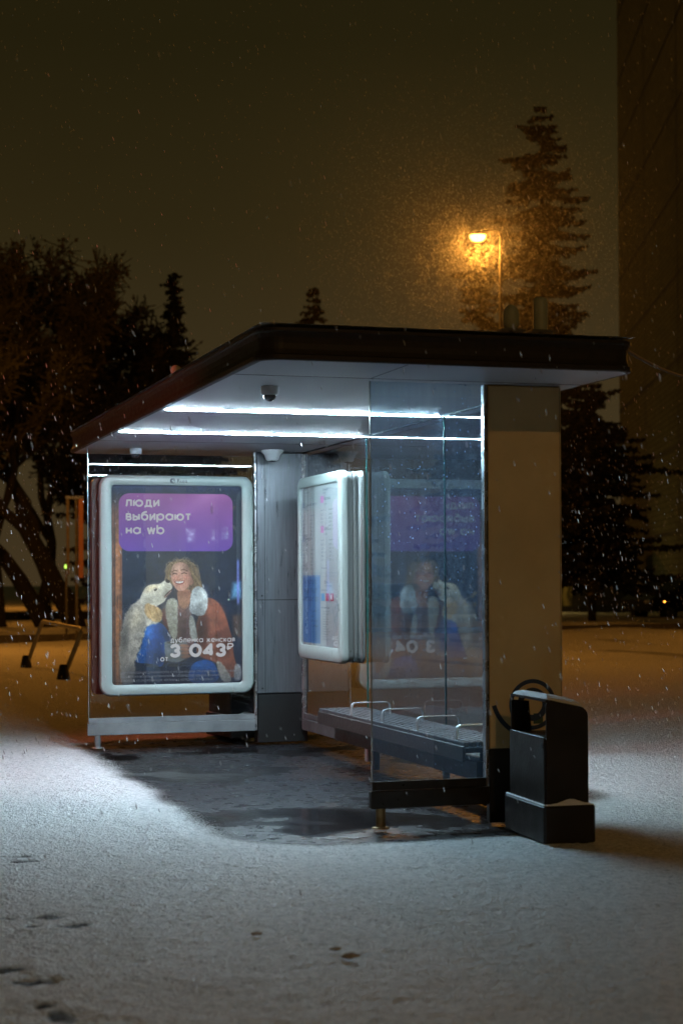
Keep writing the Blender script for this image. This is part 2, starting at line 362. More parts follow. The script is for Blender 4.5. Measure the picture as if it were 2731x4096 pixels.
# shoe prints: heel and sole, pressed through the thin snow
prints = [(-3.23,-.28,84),(-3.20,-.46,80),(-3.30,-1.98,74),(-3.22,-2.2,80),(-3.56,-2.93,86),(-3.5,-3.14,84),(-3.43,-3.62,12),
          (-3.1,1.9,88),(-2.9,3.4,80),(-3.2,4.1,86),(-2.75,1.1,70),(-2.6,2.4,95),(-3.3,.9,88),(-2.45,.4,92),(-1.4,-1.3,80),(2.2,1.4,10),(2.9,2.2,20),(-1.05,8.6,75),(-.6,9.4,70)]
pr = np.zeros_like(X)
for i, (px, py, an) in enumerate(prints):
    a = R(an-90); dx = X-px; dy = Y-py; u = dx*math.cos(a)+dy*math.sin(a); v = -dx*math.sin(a)+dy*math.cos(a)
    if i < 7: u = u/1.1; v = v/1.25
    st = 1.0 if i < 7 else .45
    # shoes point sideways across the view
    sole = 1-np.clip((((u-.05)/.095)**2+(v/.045)**2), 0, 1)**2; heel = 1-np.clip((((u+.095)/.042)**2+(v/.036)**2), 0, 1)**2
    pr = np.maximum(pr, np.maximum(sole, heel)*st*(0.75+.5*(fbm(X*30,Y*30,2,i)-.5)))
Z -= pr*.016
# scattered small dents and crumbs
dn = np.clip((vnoise(X*9, Y*9, 77)-.86)*7, 0, 1)*np.clip((fbm(X*.9,Y*.9,2,44)-.42)*5,0,1); Z -= dn*.006*(1-far); pr = np.maximum(pr, dn*.42*(1-far))
cr_ = np.clip((vnoise(X*14+5, Y*14, 31)-.93)*14, 0, 1)*np.clip((fbm(X*1.1,Y*1.1,2,94)-.5)*6,0,1); Z += cr_*.014*(1-far)*(1-dry)
patch = np.clip((fbm(X*.8, Y*.16, 4, 61)-.58)*6, 0, 1)*np.clip((Y-7)/6,0,1)
Z = Z*(1-.93*np.clip(dry*1.6,0,1))-dry*.022
# low bank behind the kerb, rising slightly to the right
Z += np.clip((Y-(32.9+.12*X))/.2, 0, 1)*.14
Zg = Z
nx, ny = len(gx), len(gy)
idx = np.arange(nx*ny).reshape(ny, nx)
F = np.stack([idx[:-1,:-1].ravel(), idx[:-1,1:].ravel(), idx[1:,1:].ravel(), idx[1:,:-1].ravel()], 1)
gm = bpy.data.materials.new('snow_over_asphalt'); gm.use_nodes = True; nt = gm.node_tree; n = nt.nodes; l = nt.links
b = n['Principled BSDF']; at_ = n.new('ShaderNodeAttribute'); at_.attribute_name = 'mask'; sp = n.new('ShaderNodeSeparateColor'); l.new(at_.outputs['Color'], sp.inputs[0])
tc = n.new('ShaderNodeTexCoord')
def noise(scale, detail=4, rough=.6, vec=None):
    t = n.new('ShaderNodeTexNoise'); t.inputs['Scale'].default_value = scale; t.inputs['Detail'].default_value = detail; t.inputs['Roughness'].default_value = rough
    l.new(vec or tc.outputs['Object'], t.inputs['Vector']); return t.outputs[0]
def mrange(s, a, b_, c, d):
    r = n.new('ShaderNodeMapRange'); r.inputs['From Min'].default_value = a; r.inputs['From Max'].default_value = b_
    r.inputs['To Min'].default_value = c; r.inputs['To Max'].default_value = d; l.new(s, r.inputs[0]); return r.outputs[0]
def mth(op, a, b_=None, clamp=False):
    r = n.new('ShaderNodeMath'); r.operation = op; r.use_clamp = clamp
    for i, q in enumerate((a, b_)):
        if q is None: continue
        if isinstance(q, (int, float)): r.inputs[i].default_value = q
        else: l.new(q, r.inputs[i])
    return r.outputs[0]
def ramp(s, *st):
    r = n.new('ShaderNodeValToRGB'); l.new(s, r.inputs[0]); el = r.color_ramp.elements
    el[0].position = st[0][0]; el[0].color = (*st[0][1],1); el[1].position = st[-1][0]; el[1].color = (*st[-1][1],1)
    for p, c in st[1:-1]: q = el.new(p); q.color = (*c,1)
    return r.outputs[0]
def mixc(f, a, b_):
    r = n.new('ShaderNodeMix'); r.data_type = 'RGBA'; l.new(f, r.inputs[0])
    for i, q in ((6,a),(7,b_)):
        if isinstance(q, tuple): r.inputs[i].default_value = (*q,1)
        else: l.new(q, r.inputs[i])
    return r.outputs[2]
fine = noise(95, 3, .7); med = noise(17, 5, .65); big = noise(1.4, 4)
bare = mth('ADD', sp.outputs[0], mth('MULTIPLY', mth('SUBTRACT', fine, .5), 1.5))
bare = mrange(bare, .42, .62, 0, 1)
bare = mth('MULTIPLY', bare, mrange(sp.outputs[0], .02, .15, 0, 1))
pm = mth('MULTIPLY', mrange(mth('ADD', sp.outputs[1], mth('MULTIPLY', mth('SUBTRACT', fine, .5), .7)), .30, .70, 0, 1), .95)
pt = mth('MULTIPLY', mrange(mth('ADD', sp.outputs[2], mth('MULTIPLY', mth('SUBTRACT', med, .5), 1.)), .5, .8, 0, 1), .5)
snowc = ramp(mth('ADD', mth('MULTIPLY', noise(24, 5, .75), .65), mth('MULTIPLY', noise(80, 3, .7), .35)), (.36,(.46,.48,.50)), (.5,(.74,.76,.78)), (.62,(.90,.90,.91)))
# asphalt: wet film with puddles
pud = mrange(noise(.8, 3, .5), .52, .60, 0, .9)
asph = mixc(pud, ramp(noise(30, 6, .7), (.3,(.008,.009,.012)), (.7,(.022,.024,.028))), (.012,.012,.013))
slush = mth('MULTIPLY', mrange(noise(75, 2, .5), .70, .74, 0, 1), mrange(big, .5, .6, 0, .5))
asph = mixc(slush, asph, (.45,.47,.5))
allb = mth('MAXIMUM', mth('MAXIMUM', bare, pm), pt)
l.new(mixc(allb, snowc, asph), b.inputs['Base Color'])
b.inputs['Specular IOR Level'].default_value = .3
arough = mixc(pud, ramp(noise(9, 5, .6), (.3,(.20,.20,.20)), (.7,(.40,.40,.40))), (.03,.03,.03))
l.new(mixc(bare, (.75,.75,.75), arough), b.inputs['Roughness'])
hs = mth('ADD', mth('MULTIPLY', noise(26, 4, .6), .8), mth('MULTIPLY', noise(70, 3, .6), .7))
ha = mth('MULTIPLY', noise(140, 3, .6), mrange(pud, 0, 1, .05, 0))
hh = n.new('ShaderNodeMix'); l.new(bare, hh.inputs[0]); l.new(hs, hh.inputs[2]); l.new(ha, hh.inputs[3])
bp = n.new('ShaderNodeBump'); bp.inputs['Strength'].default_value = .9; bp.inputs['Distance'].default_value = .05; l.new(hh.outputs[0], bp.inputs['Height']); l.new(bp.outputs[0], b.inputs['Normal'])
ground = fast_mesh('snow_ground', np.stack([X.ravel(), Y.ravel(), Z.ravel()], 1), F, gm, smooth=True)
ca = ground.data.color_attributes.new('mask', 'FLOAT_COLOR', 'POINT')
ca.data.foreach_set('color', np.stack([dry.ravel(), pr.ravel(), patch.ravel(), np.ones(dry.size)], 1).astype(np.float32).ravel())
struct(ground)

# crumbs of frozen snow lying on the pavement
def chunk(x, y, r, label, seed):
    rg = random.Random(seed); t = MB(); c = []
    for k in range(7):
        a = R(-80+k*160/6); ring = [(x+r*1.5*math.cos(a)*math.cos(R(b))*rg.uniform(.75,1.2), y+r*math.cos(a)*math.sin(R(b))*rg.uniform(.75,1.2), .004+r*.45+r*.5*math.sin(a)*rg.uniform(.8,1.1)) for b in range(0,360,36)]; c.append(ring)
    t.loft(c, True, True, True); o = obj('ice_chunk', t, mat('dirty_ice', (.50,.45,.38), .7, bump=.8, bscale=60, var=.6, vscale=30), None, (x,y,0)); tag(o, label, 'lump of ice', 'ice chunks on the snow')
chunk(-2.30,-3.17,.024,'largest brown ice chunk, lying alone in the near snow', 1)
chunk(-2.31,-3.02,.016,'small ice chunk just behind the largest one', 2)
chunk(-2.52,-2.65,.016,'ice chunk left of the largest one, halfway to the wet asphalt', 3)
chunk(-1.02,-3.9,.018,'ice chunk in the lower right corner of the photo', 4)
# kerbs and roadway beyond
def strip(name, p0, p1, wd, z0, z1, m):
    a = Vector(p0); c = Vector(p1); d = (c-a).normalized(); q = Vector((-d.y, d.x))*wd
    mb = MB(); segs = int((c-a).length/1.0)
    for i in range(segs):
        s = a+(c-a)*(i/segs); e_ = a+(c-a)*((i+.985)/segs); dz = random.uniform(-.008,.008)
        vs = [(s.x,s.y,z0),(e_.x,e_.y,z0),(e_.x+q.x,e_.y+q.y,z0),(s.x+q.x,s.y+q.y,z0),(s.x,s.y,z1+dz),(e_.x,e_.y,z1+dz),(e_.x+q.x,e_.y+q.y,z1+dz),(s.x+q.x,s.y+q.y,z1+dz)]
        mb.add(vs, [(3,2,1,0),(4,5,6,7),(0,1,5,4),(1,2,6,5),(2,3,7,6),(3,0,4,7)])
    return struct(obj(name, mb, m))
strip('kerb', (-40,27.9), (60,39.9), .18, -.1, .17, M['kerb'])
strip('kerb', (-40,49), (80,57), .2, -.05, .42, M['kerb'])

# ------------------------------------------------------------------ bus shelter
SH = thing('bus_shelter', 'glass and metal bus shelter with a flat brown-edged roof and two glowing ceiling strips', 'bus shelter', (-.9,2.6,0))
ZC = 2.514; XL, XR, Y0, Y1 = -2.0, .12, -.751, 5.865; ZT = 2.683
def plan(off, n=7):
    # rounded plan outline, clockwise from the near right corner; corner radii: near ones bigger
    r = .13-off if .13-off > .02 else .02
    return [(p[0], p[1]) for p in rrect(XL+off, XR-off, Y0+off, Y1-off, max(r,.02), n)]
mb = MB(); prof = [(.03,ZC+.001),(.004,ZC+.002),(0,ZC+.008),(0,ZC+.028),(.012,ZC+.036),(.02,ZC+.06),(.022,ZC+.09),(.018,ZC+.12),(.008,ZC+.142),(0,ZC+.150),(0,ZT-.004),(.006,ZT),(.05,ZT)]
mb.loft([[(x,y,z) for x,y in plan(o)] for o, z in prof], True, False, False)
roof = obj('roof', mb, M['fascia'], SH)
mb = MB(); pl = plan(.03); mb.add([(x,y,ZC) for x,y in pl], [list(range(len(pl)))])
ceil = obj('ceiling', mb, M['ceiling'], roof)
for q_ in ((XL+.03, XR-.03, -.1, -.094), (XL+.03, XR-.03, 4.4, 4.406), (-1.2,-1.195,Y0+.03,-.1)):
    mb = MB(); mb.box(*q_, ZC-.002, ZC-.0005); obj('ceiling_seam', mb, M['groove'], roof)
# snow on the roof, a thin uneven sheet with a ragged edge
sx_ = np.linspace(XL+.012, XR-.012, 60); sy_ = np.linspace(Y0+.012, Y1-.012, 150); SX, SY = np.meshgrid(sx_, sy_)
ed = np.minimum(np.minimum(SX-XL, XR-SX), np.minimum(SY-Y0, Y1-SY)); SZ = ZT+.003+np.clip(ed/.014,0,1)**.5*.018+(fbm(SX*18,SY*18,3,2)-.5)*.012*np.clip(ed/.03,0,1)
id2 = np.arange(SX.size).reshape(SX.shape); F2 = np.stack([id2[:-1,:-1].ravel(), id2[:-1,1:].ravel(), id2[1:,1:].ravel(), id2[1:,:-1].ravel()], 1)
fast_mesh('roof_snow', np.stack([SX.ravel(), SY.ravel(), SZ.ravel()],1), F2, M['roofsnow'], roof, smooth=True)
for yl in (1.86, 3.552):
    mb = MB(); mb.box(-1.95,-.065, yl-.0085, yl+.0085, ZC-.0055, ZC-.001); li = obj('ceiling_light', mb, M['led'], SH)
    mb = MB()
    for s in (-1,1): mb.box(-1.96,-.06, yl+s*.0135-.003, yl+s*.0135+.003, ZC-.003, ZC-.0008)
    obj('light_trim', mb, M['trim'], li)
# columns
def column(y0, y1, near):
    mb = MB(); mb.bbox(-.4647, -.002, y0, y1, .424, ZC-.003, .008); c = obj('column', mb, M['tan'] if near else M['brushed'], SH)
    mb = MB(); mb.bbox(-.458,-.01,y0+.012,y1-.012,0,.422,.005); obj('plinth', mb, M['black'], c)
    return c
c1 = column(0, .075, True)
c2 = column(5.29, 5.44, False)
mb = MB(); mb.box(-.462,-.004,5.2885,5.2895,1.231,1.237); mb.box(-.395,-.391,5.2885,5.2895,.43,2.50); obj('panel_seam', mb, M['groove'], c2)
for (x,z) in ((-.42,.47),(-.045,.47),(-.42,1.27),(-.045,1.27)): mb = MB(); mb.tube([(x,5.283,z),(x,5.289,z)], .008, 8); obj('bolt', mb, M['groove'], c2)
mb = MB(); mb.box(-.014,-.012,-.001,-.0002,.43,2.50); obj('panel_seam', mb, M['groove'], c1)
mb = MB(); mb.box(-.4635,-.4615,-.001,-.0002,.43,2.50); obj('panel_seam', mb, M['groove'], c1)
# aluminium post between glass and near column
mb = MB(); mb.bbox(-.4835,-.4665,.0,.05,.11,ZC-.004,.004); mb.bbox(-.4655,-.4648,-.001,.03,.43,ZC-.004,.0002); obj('glazing_post', mb, M['trim'], SH)
mb = MB(); mb.bbox(-.4865,-.4665,5.285,5.325,.11,ZC-.004,.004); obj('glazing_post', mb, M['trim'], SH)
mb = MB(); mb.bbox(-.069,-.035,5.24,5.2865,.11,ZC-.004,.004); obj('glazing_post', mb, M['trim'], SH)
# emblem on the near column
mb = MB()
def annulus(mb, cx, cz, r0, r1, y, a0=0, a1=360, n=64, xmin=-.463):
    pts = []
    for k in range(n):
        q = []
        for kk in (k, k+1):
            a = R(a0+(a1-a0)*kk/n)
            for r in (r0, r1): q.append((max(xmin, cx+r*math.cos(a)), y, cz+r*math.sin(a)))
        if min(p[0] for p in q) > xmin or max(p[0] for p in q) > xmin: mb.add([q[0],q[1],q[3],q[2]], [(0,1,2,3)])
annulus(mb, -.194, .672, .122, .146, -.0015); annulus(mb, -.194, .672, .06, .096, -.0015)
annulus(mb, -.194, .74, .235, .262, -.0018, 196, 262)
em = obj('emblem', mb, M['navy'], c1)
mb = MB(); mb.add([(-.19,-.0012,.56),(-.13,-.0012,.56),(-.13,-.0012,.62),(-.19,-.0012,.62)], [(0,1,2,3)]); obj('emblem_patch', mb, M['green'], em)
# glass walls
def pane_x(x0, x1, y, z0, z1, m, nm='glass_panel'):
    mb = MB(); mb.add([(x0,y,z0),(x1,y,z0),(x1,y,z1),(x0,y,z1)], [(0,1,2,3)]); p = obj(nm, mb, m, SH); return p
def pane_y(y0, y1, x, z0, z1, m):
    mb = MB(); mb.add([(x,y1,z0),(x,y0,z0),(x,y0,z1),(x,y1,z1)], [(0,1,2,3)]); return obj('glass_panel', mb, m, SH)
p1 = pane_x(-1.164,-.484,.006,.256,ZC-.003,M['glassnear'])
mb = MB(); mb.box(-1.170,-1.1645,0,.012,.256,ZC-.003); obj('glass_edge', mb, mat('polished_edge',(.35,.42,.42),.15,.6), p1)
mb = MB(); mb.bbox(-1.168,-.484,-.006,.018,.213,.262,.003); mb.bbox(-1.181,-.470,-.02,.032,.112,.211,.004); r1 = obj('bottom_rail', mb, M['bronze'], SH)
mb = MB(); mb.tube([(-1.118,.006,0),(-1.118,.006,.113)], .0275, 16); mb.lathe([(.05,0),(.05,.006),(.03,.01)], -1.118,.006); obj('leg', mb, mat('brass_leg',(.30,.22,.10),.35,.7), SH)
p2 = pane_x(-1.917,-.487,5.305,.248,ZC-.003,M['glass'])
mb = MB(); mb.box(-1.923,-1.9175,5.299,5.311,.248,ZC-.003); obj('glass_edge', mb, bpy.data.materials['polished_edge'], p2)
mb = MB(); mb.bbox(-1.922,-.486,5.292,5.318,.205,.252,.003); mb.bbox(-1.932,-.486,5.278,5.332,.107,.203,.004); obj('bottom_rail', mb, M['steelrail'], SH)
mb = MB(); mb.tube([(-1.845,5.305,0),(-1.845,5.305,.108)], .026, 16); mb.lathe([(.05,0),(.05,.006),(.03,.01)], -1.845,5.305); obj('leg', mb, M['steelrail'], SH)
for a, b_ in ((.085,1.784),(1.794,3.484),(3.494,5.24)):
    p = pane_y(a, b_, -.0516, .248, ZC-.003, M['glass'])
    mb = MB(); mb.box(-.0575,-.0455,b_+.0005,b_+.006,.25,ZC-.003); obj('glass_edge', mb, M['glassedge'], p)
mb = MB(); mb.bbox(-.066,-.038,.085,5.238,.205,.252,.003); mb.bbox(-.078,-.026,.085,5.238,.107,.203,.004); obj('bottom_rail', mb, mat('dark_steel_rail', (.16,.165,.17), .5, .3, bump=.2, bscale=30, var=.5, vscale=6), SH)  # back rail in a darker steel than the far rail
for yy in (1.79,3.49):
    mb = MB(); mb.tube([(-.052,yy,0),(-.052,yy,.108)], .026, 12); obj('leg', mb, M['steelrail'], SH)
mb = MB(); mb.box(-.062,-.041,.085,5.238,ZC-.010,ZC-.0025); obj('top_gasket', mb, M['groove'], SH)

# ------------------------------------------------------------------ painted poster (numpy picture on a fine colour grid)
def s2l(c): c = np.asarray(c, float); return np.where(c <= .04045, c/12.92, ((c+.055)/1.055)**2.4)
PW, PH = 400, 600
def paint():
    u = np.linspace(213, 1380, PW); v = np.linspace(215, 1990, PH); U, V = np.meshgrid(u, v)
    nz = lambda s, sd_, o=3: fbm(U/s+11, V/s+3, o, sd_)
    I = np.zeros((PH, PW, 3)); I[:] = np.array((20,27,42))
    I += ((nz(120, 3)-.5)*26)[...,None]
    I[...,2] += 8
    top = np.clip(1-(V-215)/110, 0, 1)[...,None]; I = I*(1-top*.7)+np.array((62,68,104))*top*.7
    def sm(d, s): return np.clip(.5-d/(2*s), 0, 1)
    def blend(a, col, var=0, sc=40, sd_=1):
        nonlocal I
        c = np.array(col, float)[None,None,:]*np.ones_like(I)
        if var: c = c*(1+(fbm(U/sc, V/(sc*1.4), 4, sd_)-.5)*2*var)[...,None]
        I = I*(1-a[...,None])+c*a[...,None]
    def poly(pts):
        P = np.array(pts, float); d = np.full(U.shape, 1e9); ins = np.zeros(U.shape, bool); N = len(P)
        for i in range(N):
            a = P[i]; b_ = P[(i+1)%N]; e_ = b_-a; wx = U-a[0]; wy = V-a[1]
            t = np.clip((wx*e_[0]+wy*e_[1])/(e_@e_), 0, 1); d = np.minimum(d, np.hypot(wx-e_[0]*t, wy-e_[1]*t))
            c = (a[1] > V) != (b_[1] > V)
            ins ^= c & (U < (b_[0]-a[0])*(V-a[1])/((b_[1]-a[1]) if b_[1] != a[1] else 1e-9)+a[0])
        return np.where(ins, -d, d)
    def smoothpoly(pts, k=3):
        P = np.array(pts, float)
        for _ in range(k):
            Q = np.roll(P, -1, 0); P = np.stack([P*.75+Q*.25, P*.25+Q*.75], 1).reshape(-1, 2)
        return poly(P)
    def ell(cx, cy, rx, ry, an=0):
        a = R(an); dx = U-cx; dy = V-cy; p = dx*math.cos(a)+dy*math.sin(a); q = -dx*math.sin(a)+dy*math.cos(a)
        return (np.hypot(p/rx, q/ry)-1)*min(rx, ry)
    def line(pts, wd, col, a=1, s=3):
        d = np.full(U.shape, 1e9); P = np.array(pts, float)
        for i in range(len(P)-1):
            A = P[i]; e_ = P[i+1]-A; wx = U-A[0]; wy = V-A[1]; t = np.clip((wx*e_[0]+wy*e_[1])/(e_@e_), 0, 1)
            d = np.minimum(d, np.hypot(wx-e_[0]*t, wy-e_[1]*t))
        blend(sm(d-wd, s)*a, col)
    # wooden door post at the left
    blend(sm(np.abs(U-262)-52, 4)*np.clip((V-260)/200, 0, 1), (112,74,56), .3, 30, 4)
    blend(sm(np.abs(U-280)-24, 6)*np.clip((V-500)/300, 0, 1), (166,104,62), .25, 24, 8)
    line([(248,300),(245,1980)], 3, (60,36,30), .8); line([(300,800),(285,1980)], 4, (88,50,32), .7)
    line([(272,1200),(268,1320)], 3, (70,38,26), .8)
    # blurred blue patches, a pale dot and dim blobs behind the figures
    blend(sm(poly([(1300,1090),(1370,1080),(1380,1225),(1280,1230)]), 22), (96,150,190)); blend(sm(np.abs(U-1345)-10, 8)*sm(np.abs(V-1080)-200, 20)*.8, (120,130,220))
    blend(sm(ell(1260,1240,8,8), 5), (200,220,190)); blend(sm(poly([(1290,1380),(1380,1370),(1380,1590),(1300,1560)]), 18), (74,56,50), .3)
    blend(sm(ell(420,1190,120,60), 50)*.5, (48,58,74)); blend(sm(ell(1180,1000,90,160), 60)*.4, (38,44,66))
    # hair behind
    blend(sm(smoothpoly([(700,1060),(690,960),(730,900),(800,870),(880,870),(950,910),(985,980),(1000,1060),(1020,1130),(970,1160),(930,1210),(880,1150),(760,1100)])+(nz(24,12)-.5)*40, 10), (118,94,74), .5, 14, 5)
    for k in range(34):
        a = k/34; x = 720+270*a; sx2 = (a-.4)*60
        line([(x*.55+835*.45, 885+(k%5)*10), (x, 930+(k%3)*14), (x+sx2, 1040+(k%7)*14), (x+sx2*1.5+(k%4)*10-16, 1110+(k%6)*16)], 2.2, ((190,158,112),(112,84,60),(160,126,86))[k%3], .5 if 6 < k < 22 else .75, 4)
    for k in range(60):
        x = 705+(k*53)%290; y = 868+(k*37)%70+abs(x-840)*.35; sgn_ = -1 if x < 820 else 1; q = (k*29)%40
        c_ = ((206,176,134),(96,72,54),(170,140,102),(70,54,44))[k%4]
        if 745 < x < 905: line([(x,y-6),(x+sgn_*(14+q*.5),y-20-q*.3),(x+sgn_*(34+q),y-8+q*.4)], 1.8, c_, .6, 2.5)
        else: line([(x,y),(x+sgn_*(6+q*.4),y+60+q),(x+sgn_*(2+q*.9)+(q%9),y+130+q*1.6)], 2., c_, .6, 2.5)
    # jacket
    blend(sm(smoothpoly([(1050,1220),(1120,1225),(1190,1290),(1235,1390),(1265,1500),(1295,1600),(1300,1740),(1340,1860),(1320,1950),(1240,1930),(1160,1800),(960,1745),(975,1620),(960,1480),(1000,1330)]), 5), (140,80,62), .25, 60, 14)
    blend(sm(smoothpoly([(1010,1400),(1070,1380),(1090,1600),(1010,1680),(960,1600)]), 22)*.8, (82,38,34)); blend(sm(ell(1150,1560,60,22,-20), 24)*.75, (86,40,30)); blend(sm(ell(1190,1360,40,90,-20), 30)*.4, (172,98,68))
    line([(1180,1290),(1150,1400),(1190,1520),(1270,1620)], 3, (104,50,36), .7, 6)
    blend(sm(smoothpoly([(650,1330),(700,1300),(745,1560),(700,1580),(670,1440)]), 10), (96,44,46))
    # shirt and neck
    blend(sm(smoothpoly([(795,1230),(905,1230),(930,1420),(960,1640),(880,1680),(790,1640),(800,1400)]), 5), (112,80,78), .25, 30, 17); blend(sm(ell(850,1560,50,80), 40)*.5, (76,52,56))
    blend(sm(smoothpoly([(795,1140),(920,1140),(925,1250),(880,1320),(835,1320),(800,1250)]), 5), (182,128,102)); blend(sm(ell(850,1172,60,26), 18)*.6, (128,78,62)); line([(800,1300),(850,1338),(905,1290)], 4, (150,106,94), .8)
    # face
    face = sm(smoothpoly([(745,940),(800,900),(870,905),(915,960),(930,1050),(905,1120),(850,1160),(800,1160),(765,1110),(740,1040)])+0, 4)
    blend(face, (200,146,126)); blend(face*sm(ell(905,1060,36,90), 40)*.7, (168,112,92)); blend(face*sm(ell(800,955,50,30), 24)*.5, (234,188,164))
    blend(face*sm(ell(785,1040,26,18), 16)*.5, (226,140,120)); blend(face*sm(ell(880,1035,24,18), 14)*.5, (214,130,112))
    line([(752,990),(772,974),(800,980)], 3.5, (84,56,46), .9); line([(832,972),(862,966),(888,982)], 3.5, (84,56,46), .9)
    line([(758,1008),(776,1000),(798,1008)], 3.5, (48,32,32), .95); line([(838,1004),(862,996),(884,1006)], 3.5, (48,32,32), .95)
    line([(818,1000),(808,1040),(800,1052)], 3, (176,112,92), .6, 6); line([(798,1056),(812,1060),(830,1054)], 3, (140,80,68), .8, 4)
    line([(766,1070),(776,1050)], 2.5, (168,100,86), .6, 5); line([(868,1068),(866,1046)], 2.5, (168,100,86), .6, 5)
    blend(sm(smoothpoly([(768,1068),(820,1070),(868,1064),(855,1092),(822,1104),(785,1096)], 2), 3), (132,56,58)); blend(sm(smoothpoly([(778,1073),(820,1075),(860,1070),(846,1086),(820,1092),(790,1088)], 2), 3), (236,228,220))
    line([(790,1108),(822,1116),(852,1106)], 3, (178,108,98), .6, 5)
    line([(925,1050),(935,1080),(920,1100)], 9, (190,128,106), .9, 4)
    for k in range(12): line([(790+k*9, 896+(k%3)*6), (760+k*14, 930+(k%4)*8), (738+k*17, 1000+(k%5)*22)], 2, ((198,164,116),(130,98,68))[k%2], .55 if k in (0,1,10,11) else (.12), 3)
    line([(742,930),(722,1000),(716,1080)], 5, (176,142,98), .8, 6); line([(915,960),(950,1040),(975,1130),(960,1180)], 9, (160,126,86), .85, 8); line([(935,1000),(990,1080),(1010,1130)], 6, (196,160,112), .8, 6)
    # fleece collar
    blend(sm(smoothpoly([(925,1150),(980,1110),(1040,1140),(1075,1210),(1065,1320),(1030,1390),(950,1375),(900,1340),(915,1240)])+(nz(14,19)-.5)*14, 5), (200,203,203), .18, 12, 23)
    blend(sm(ell(940,1330,40,50), 30)*.45, (150,152,156)); blend(sm(ell(1040,1200,30,60), 30)*.4, (228,230,226))
    blend(sm(smoothpoly([(905,1380),(940,1380),(960,1470),(985,1600),(930,1620),(900,1500)])+(nz(14,29)-.5)*12, 5), (176,174,166), .16, 12, 24)
    blend(sm(smoothpoly([(700,1240),(760,1215),(805,1250),(800,1420),(800,1580),(750,1600),(715,1480),(690,1350)])+(nz(14,39)-.5)*14, 6), (176,170,154), .2, 14, 25)
    blend(sm(ell(700,1330,30,70,-10), 22)*.6, (122,112,100))
    # jeans
    blend(sm(smoothpoly([(505,1500),(545,1440),(620,1428),(680,1460),(730,1540),(750,1620),(690,1700),(670,1850),(560,1800),(418,1795),(440,1720),(480,1640)]), 4), (22,74,146), .22, 40, 33)
    blend(sm(ell(640,1640,40,130,-12), 40)*.55, (12,44,100)); blend(sm(ell(540,1540,22,90,14), 26)*.5, (44,104,176))
    blend(sm(smoothpoly([(880,1990),(905,1850),(960,1790),(1060,1772),(1140,1815),(1190,1990)]), 5), (22,72,142), .22, 40, 37); blend(sm(ell(990,1830,60,20), 24)*.5, (44,100,170))
    blend(sm(smoothpoly([(510,1810),(640,1800),(660,1985),(540,1985)]), 10)*.8, (66,78,96), .2, 20, 44)
    blend(sm(smoothpoly([(1140,1790),(1190,1800),(1260,1900),(1290,1985),(1200,1985),(1160,1880)])+(nz(14,49)-.5)*12, 6), (168,158,146), .2, 14, 55); blend(sm(smoothpoly([(1310,1810),(1370,1830),(1378,1960),(1300,1980)]), 8), (150,148,150), .2, 14, 57)
    # mug and hand
    blend(sm(smoothpoly([(680,1620),(700,1604),(850,1604),(885,1620),(880,1760),(820,1795),(730,1795),(688,1760)], 2), 4), (124,130,140), .08, 40, 60); blend(sm(ell(780,1622,92,16), 4), (168,172,174)); blend(sm(ell(780,1620,76,11), 4), (88,84,84)); blend(sm(ell(860,1700,24,80), 24)*.5, (84,90,104))
    for k in range(4): blend(sm(ell(862+k*4, 1650+k*32, 44, 15, 8-k*4), 4), (176-k*8,124-k*6,104-k*5)); line([(828+k*4,1664+k*32),(900+k*2,1668+k*31)], 2, (112,70,60), .6, 3)
    # dog
    body = smoothpoly([(300,1980),(285,1800),(288,1640),(310,1480),(330,1370),(390,1280),(470,1220),(520,1200),(640,1300),(665,1430),(600,1450),(520,1470),(500,1560),(460,1680),(425,1780),(415,1900),(400,1985)])
    blend(sm(body+(nz(20,66)-.5)*30, 9), (182,172,160), .25, 22, 70)
    blend(sm(ell(330,1640,36,220,4), 40)*.5, (140,128,120)); blend(sm(ell(440,1400,50,90,20), 44)*.55, (216,196,162)); blend(sm(ell(370,1860,40,110), 40)*.5, (126,116,116))
    for k in range(26): x = 320+(k*37)%150; y = 1330+(k*71)%520; line([(x,y),(x+8-(k%3)*8,y+46)], 2.2, ((224,210,182),(150,134,116))[k%2], .35, 5)
    blend(sm(smoothpoly([(460,1240),(490,1170),(520,1120),(570,1096),(640,1098),(680,1066),(715,1062),(745,1095),(756,1130),(735,1165),(700,1225),(680,1260),(600,1300),(520,1310)]), 5), (214,204,186), .14, 26, 72)
    blend(sm(ell(640,1150,50,24,-20), 26)*.5, (232,220,196)); blend(sm(ell(560,1130,60,26,-20), 24)*.5, (206,178,132))
    blend(sm(smoothpoly([(676,1216),(700,1180),(752,1138),(752,1156),(700,1222)], 2), 3), (64,40,40)); line([(690,1212),(742,1160)], 5, (214,170,160), .8, 3)
    blend(sm(ell(714,1072,20,15,20), 3), (34,30,34)); blend(sm(ell(605,1146,15,10,-30), 3), (28,22,22)); blend(sm(ell(602,1142,3.5,3), 2), (200,200,200)); line([(588,1130),(606,1126),(624,1134)], 3, (150,122,92), .6, 4)
    blend(sm(smoothpoly([(505,1275),(540,1262),(600,1290),(668,1330),(665,1400),(640,1440),(570,1420),(515,1380)])+(nz(16,80)-.5)*18, 6), (186,152,108), .3, 16, 82)
    for k in range(16): x = 520+(k*29)%120; y = 1290+(k*41)%90; line([(x,y),(x+16,y+40)], 2.4, ((214,180,128),(140,100,62))[k%2], .5, 4)
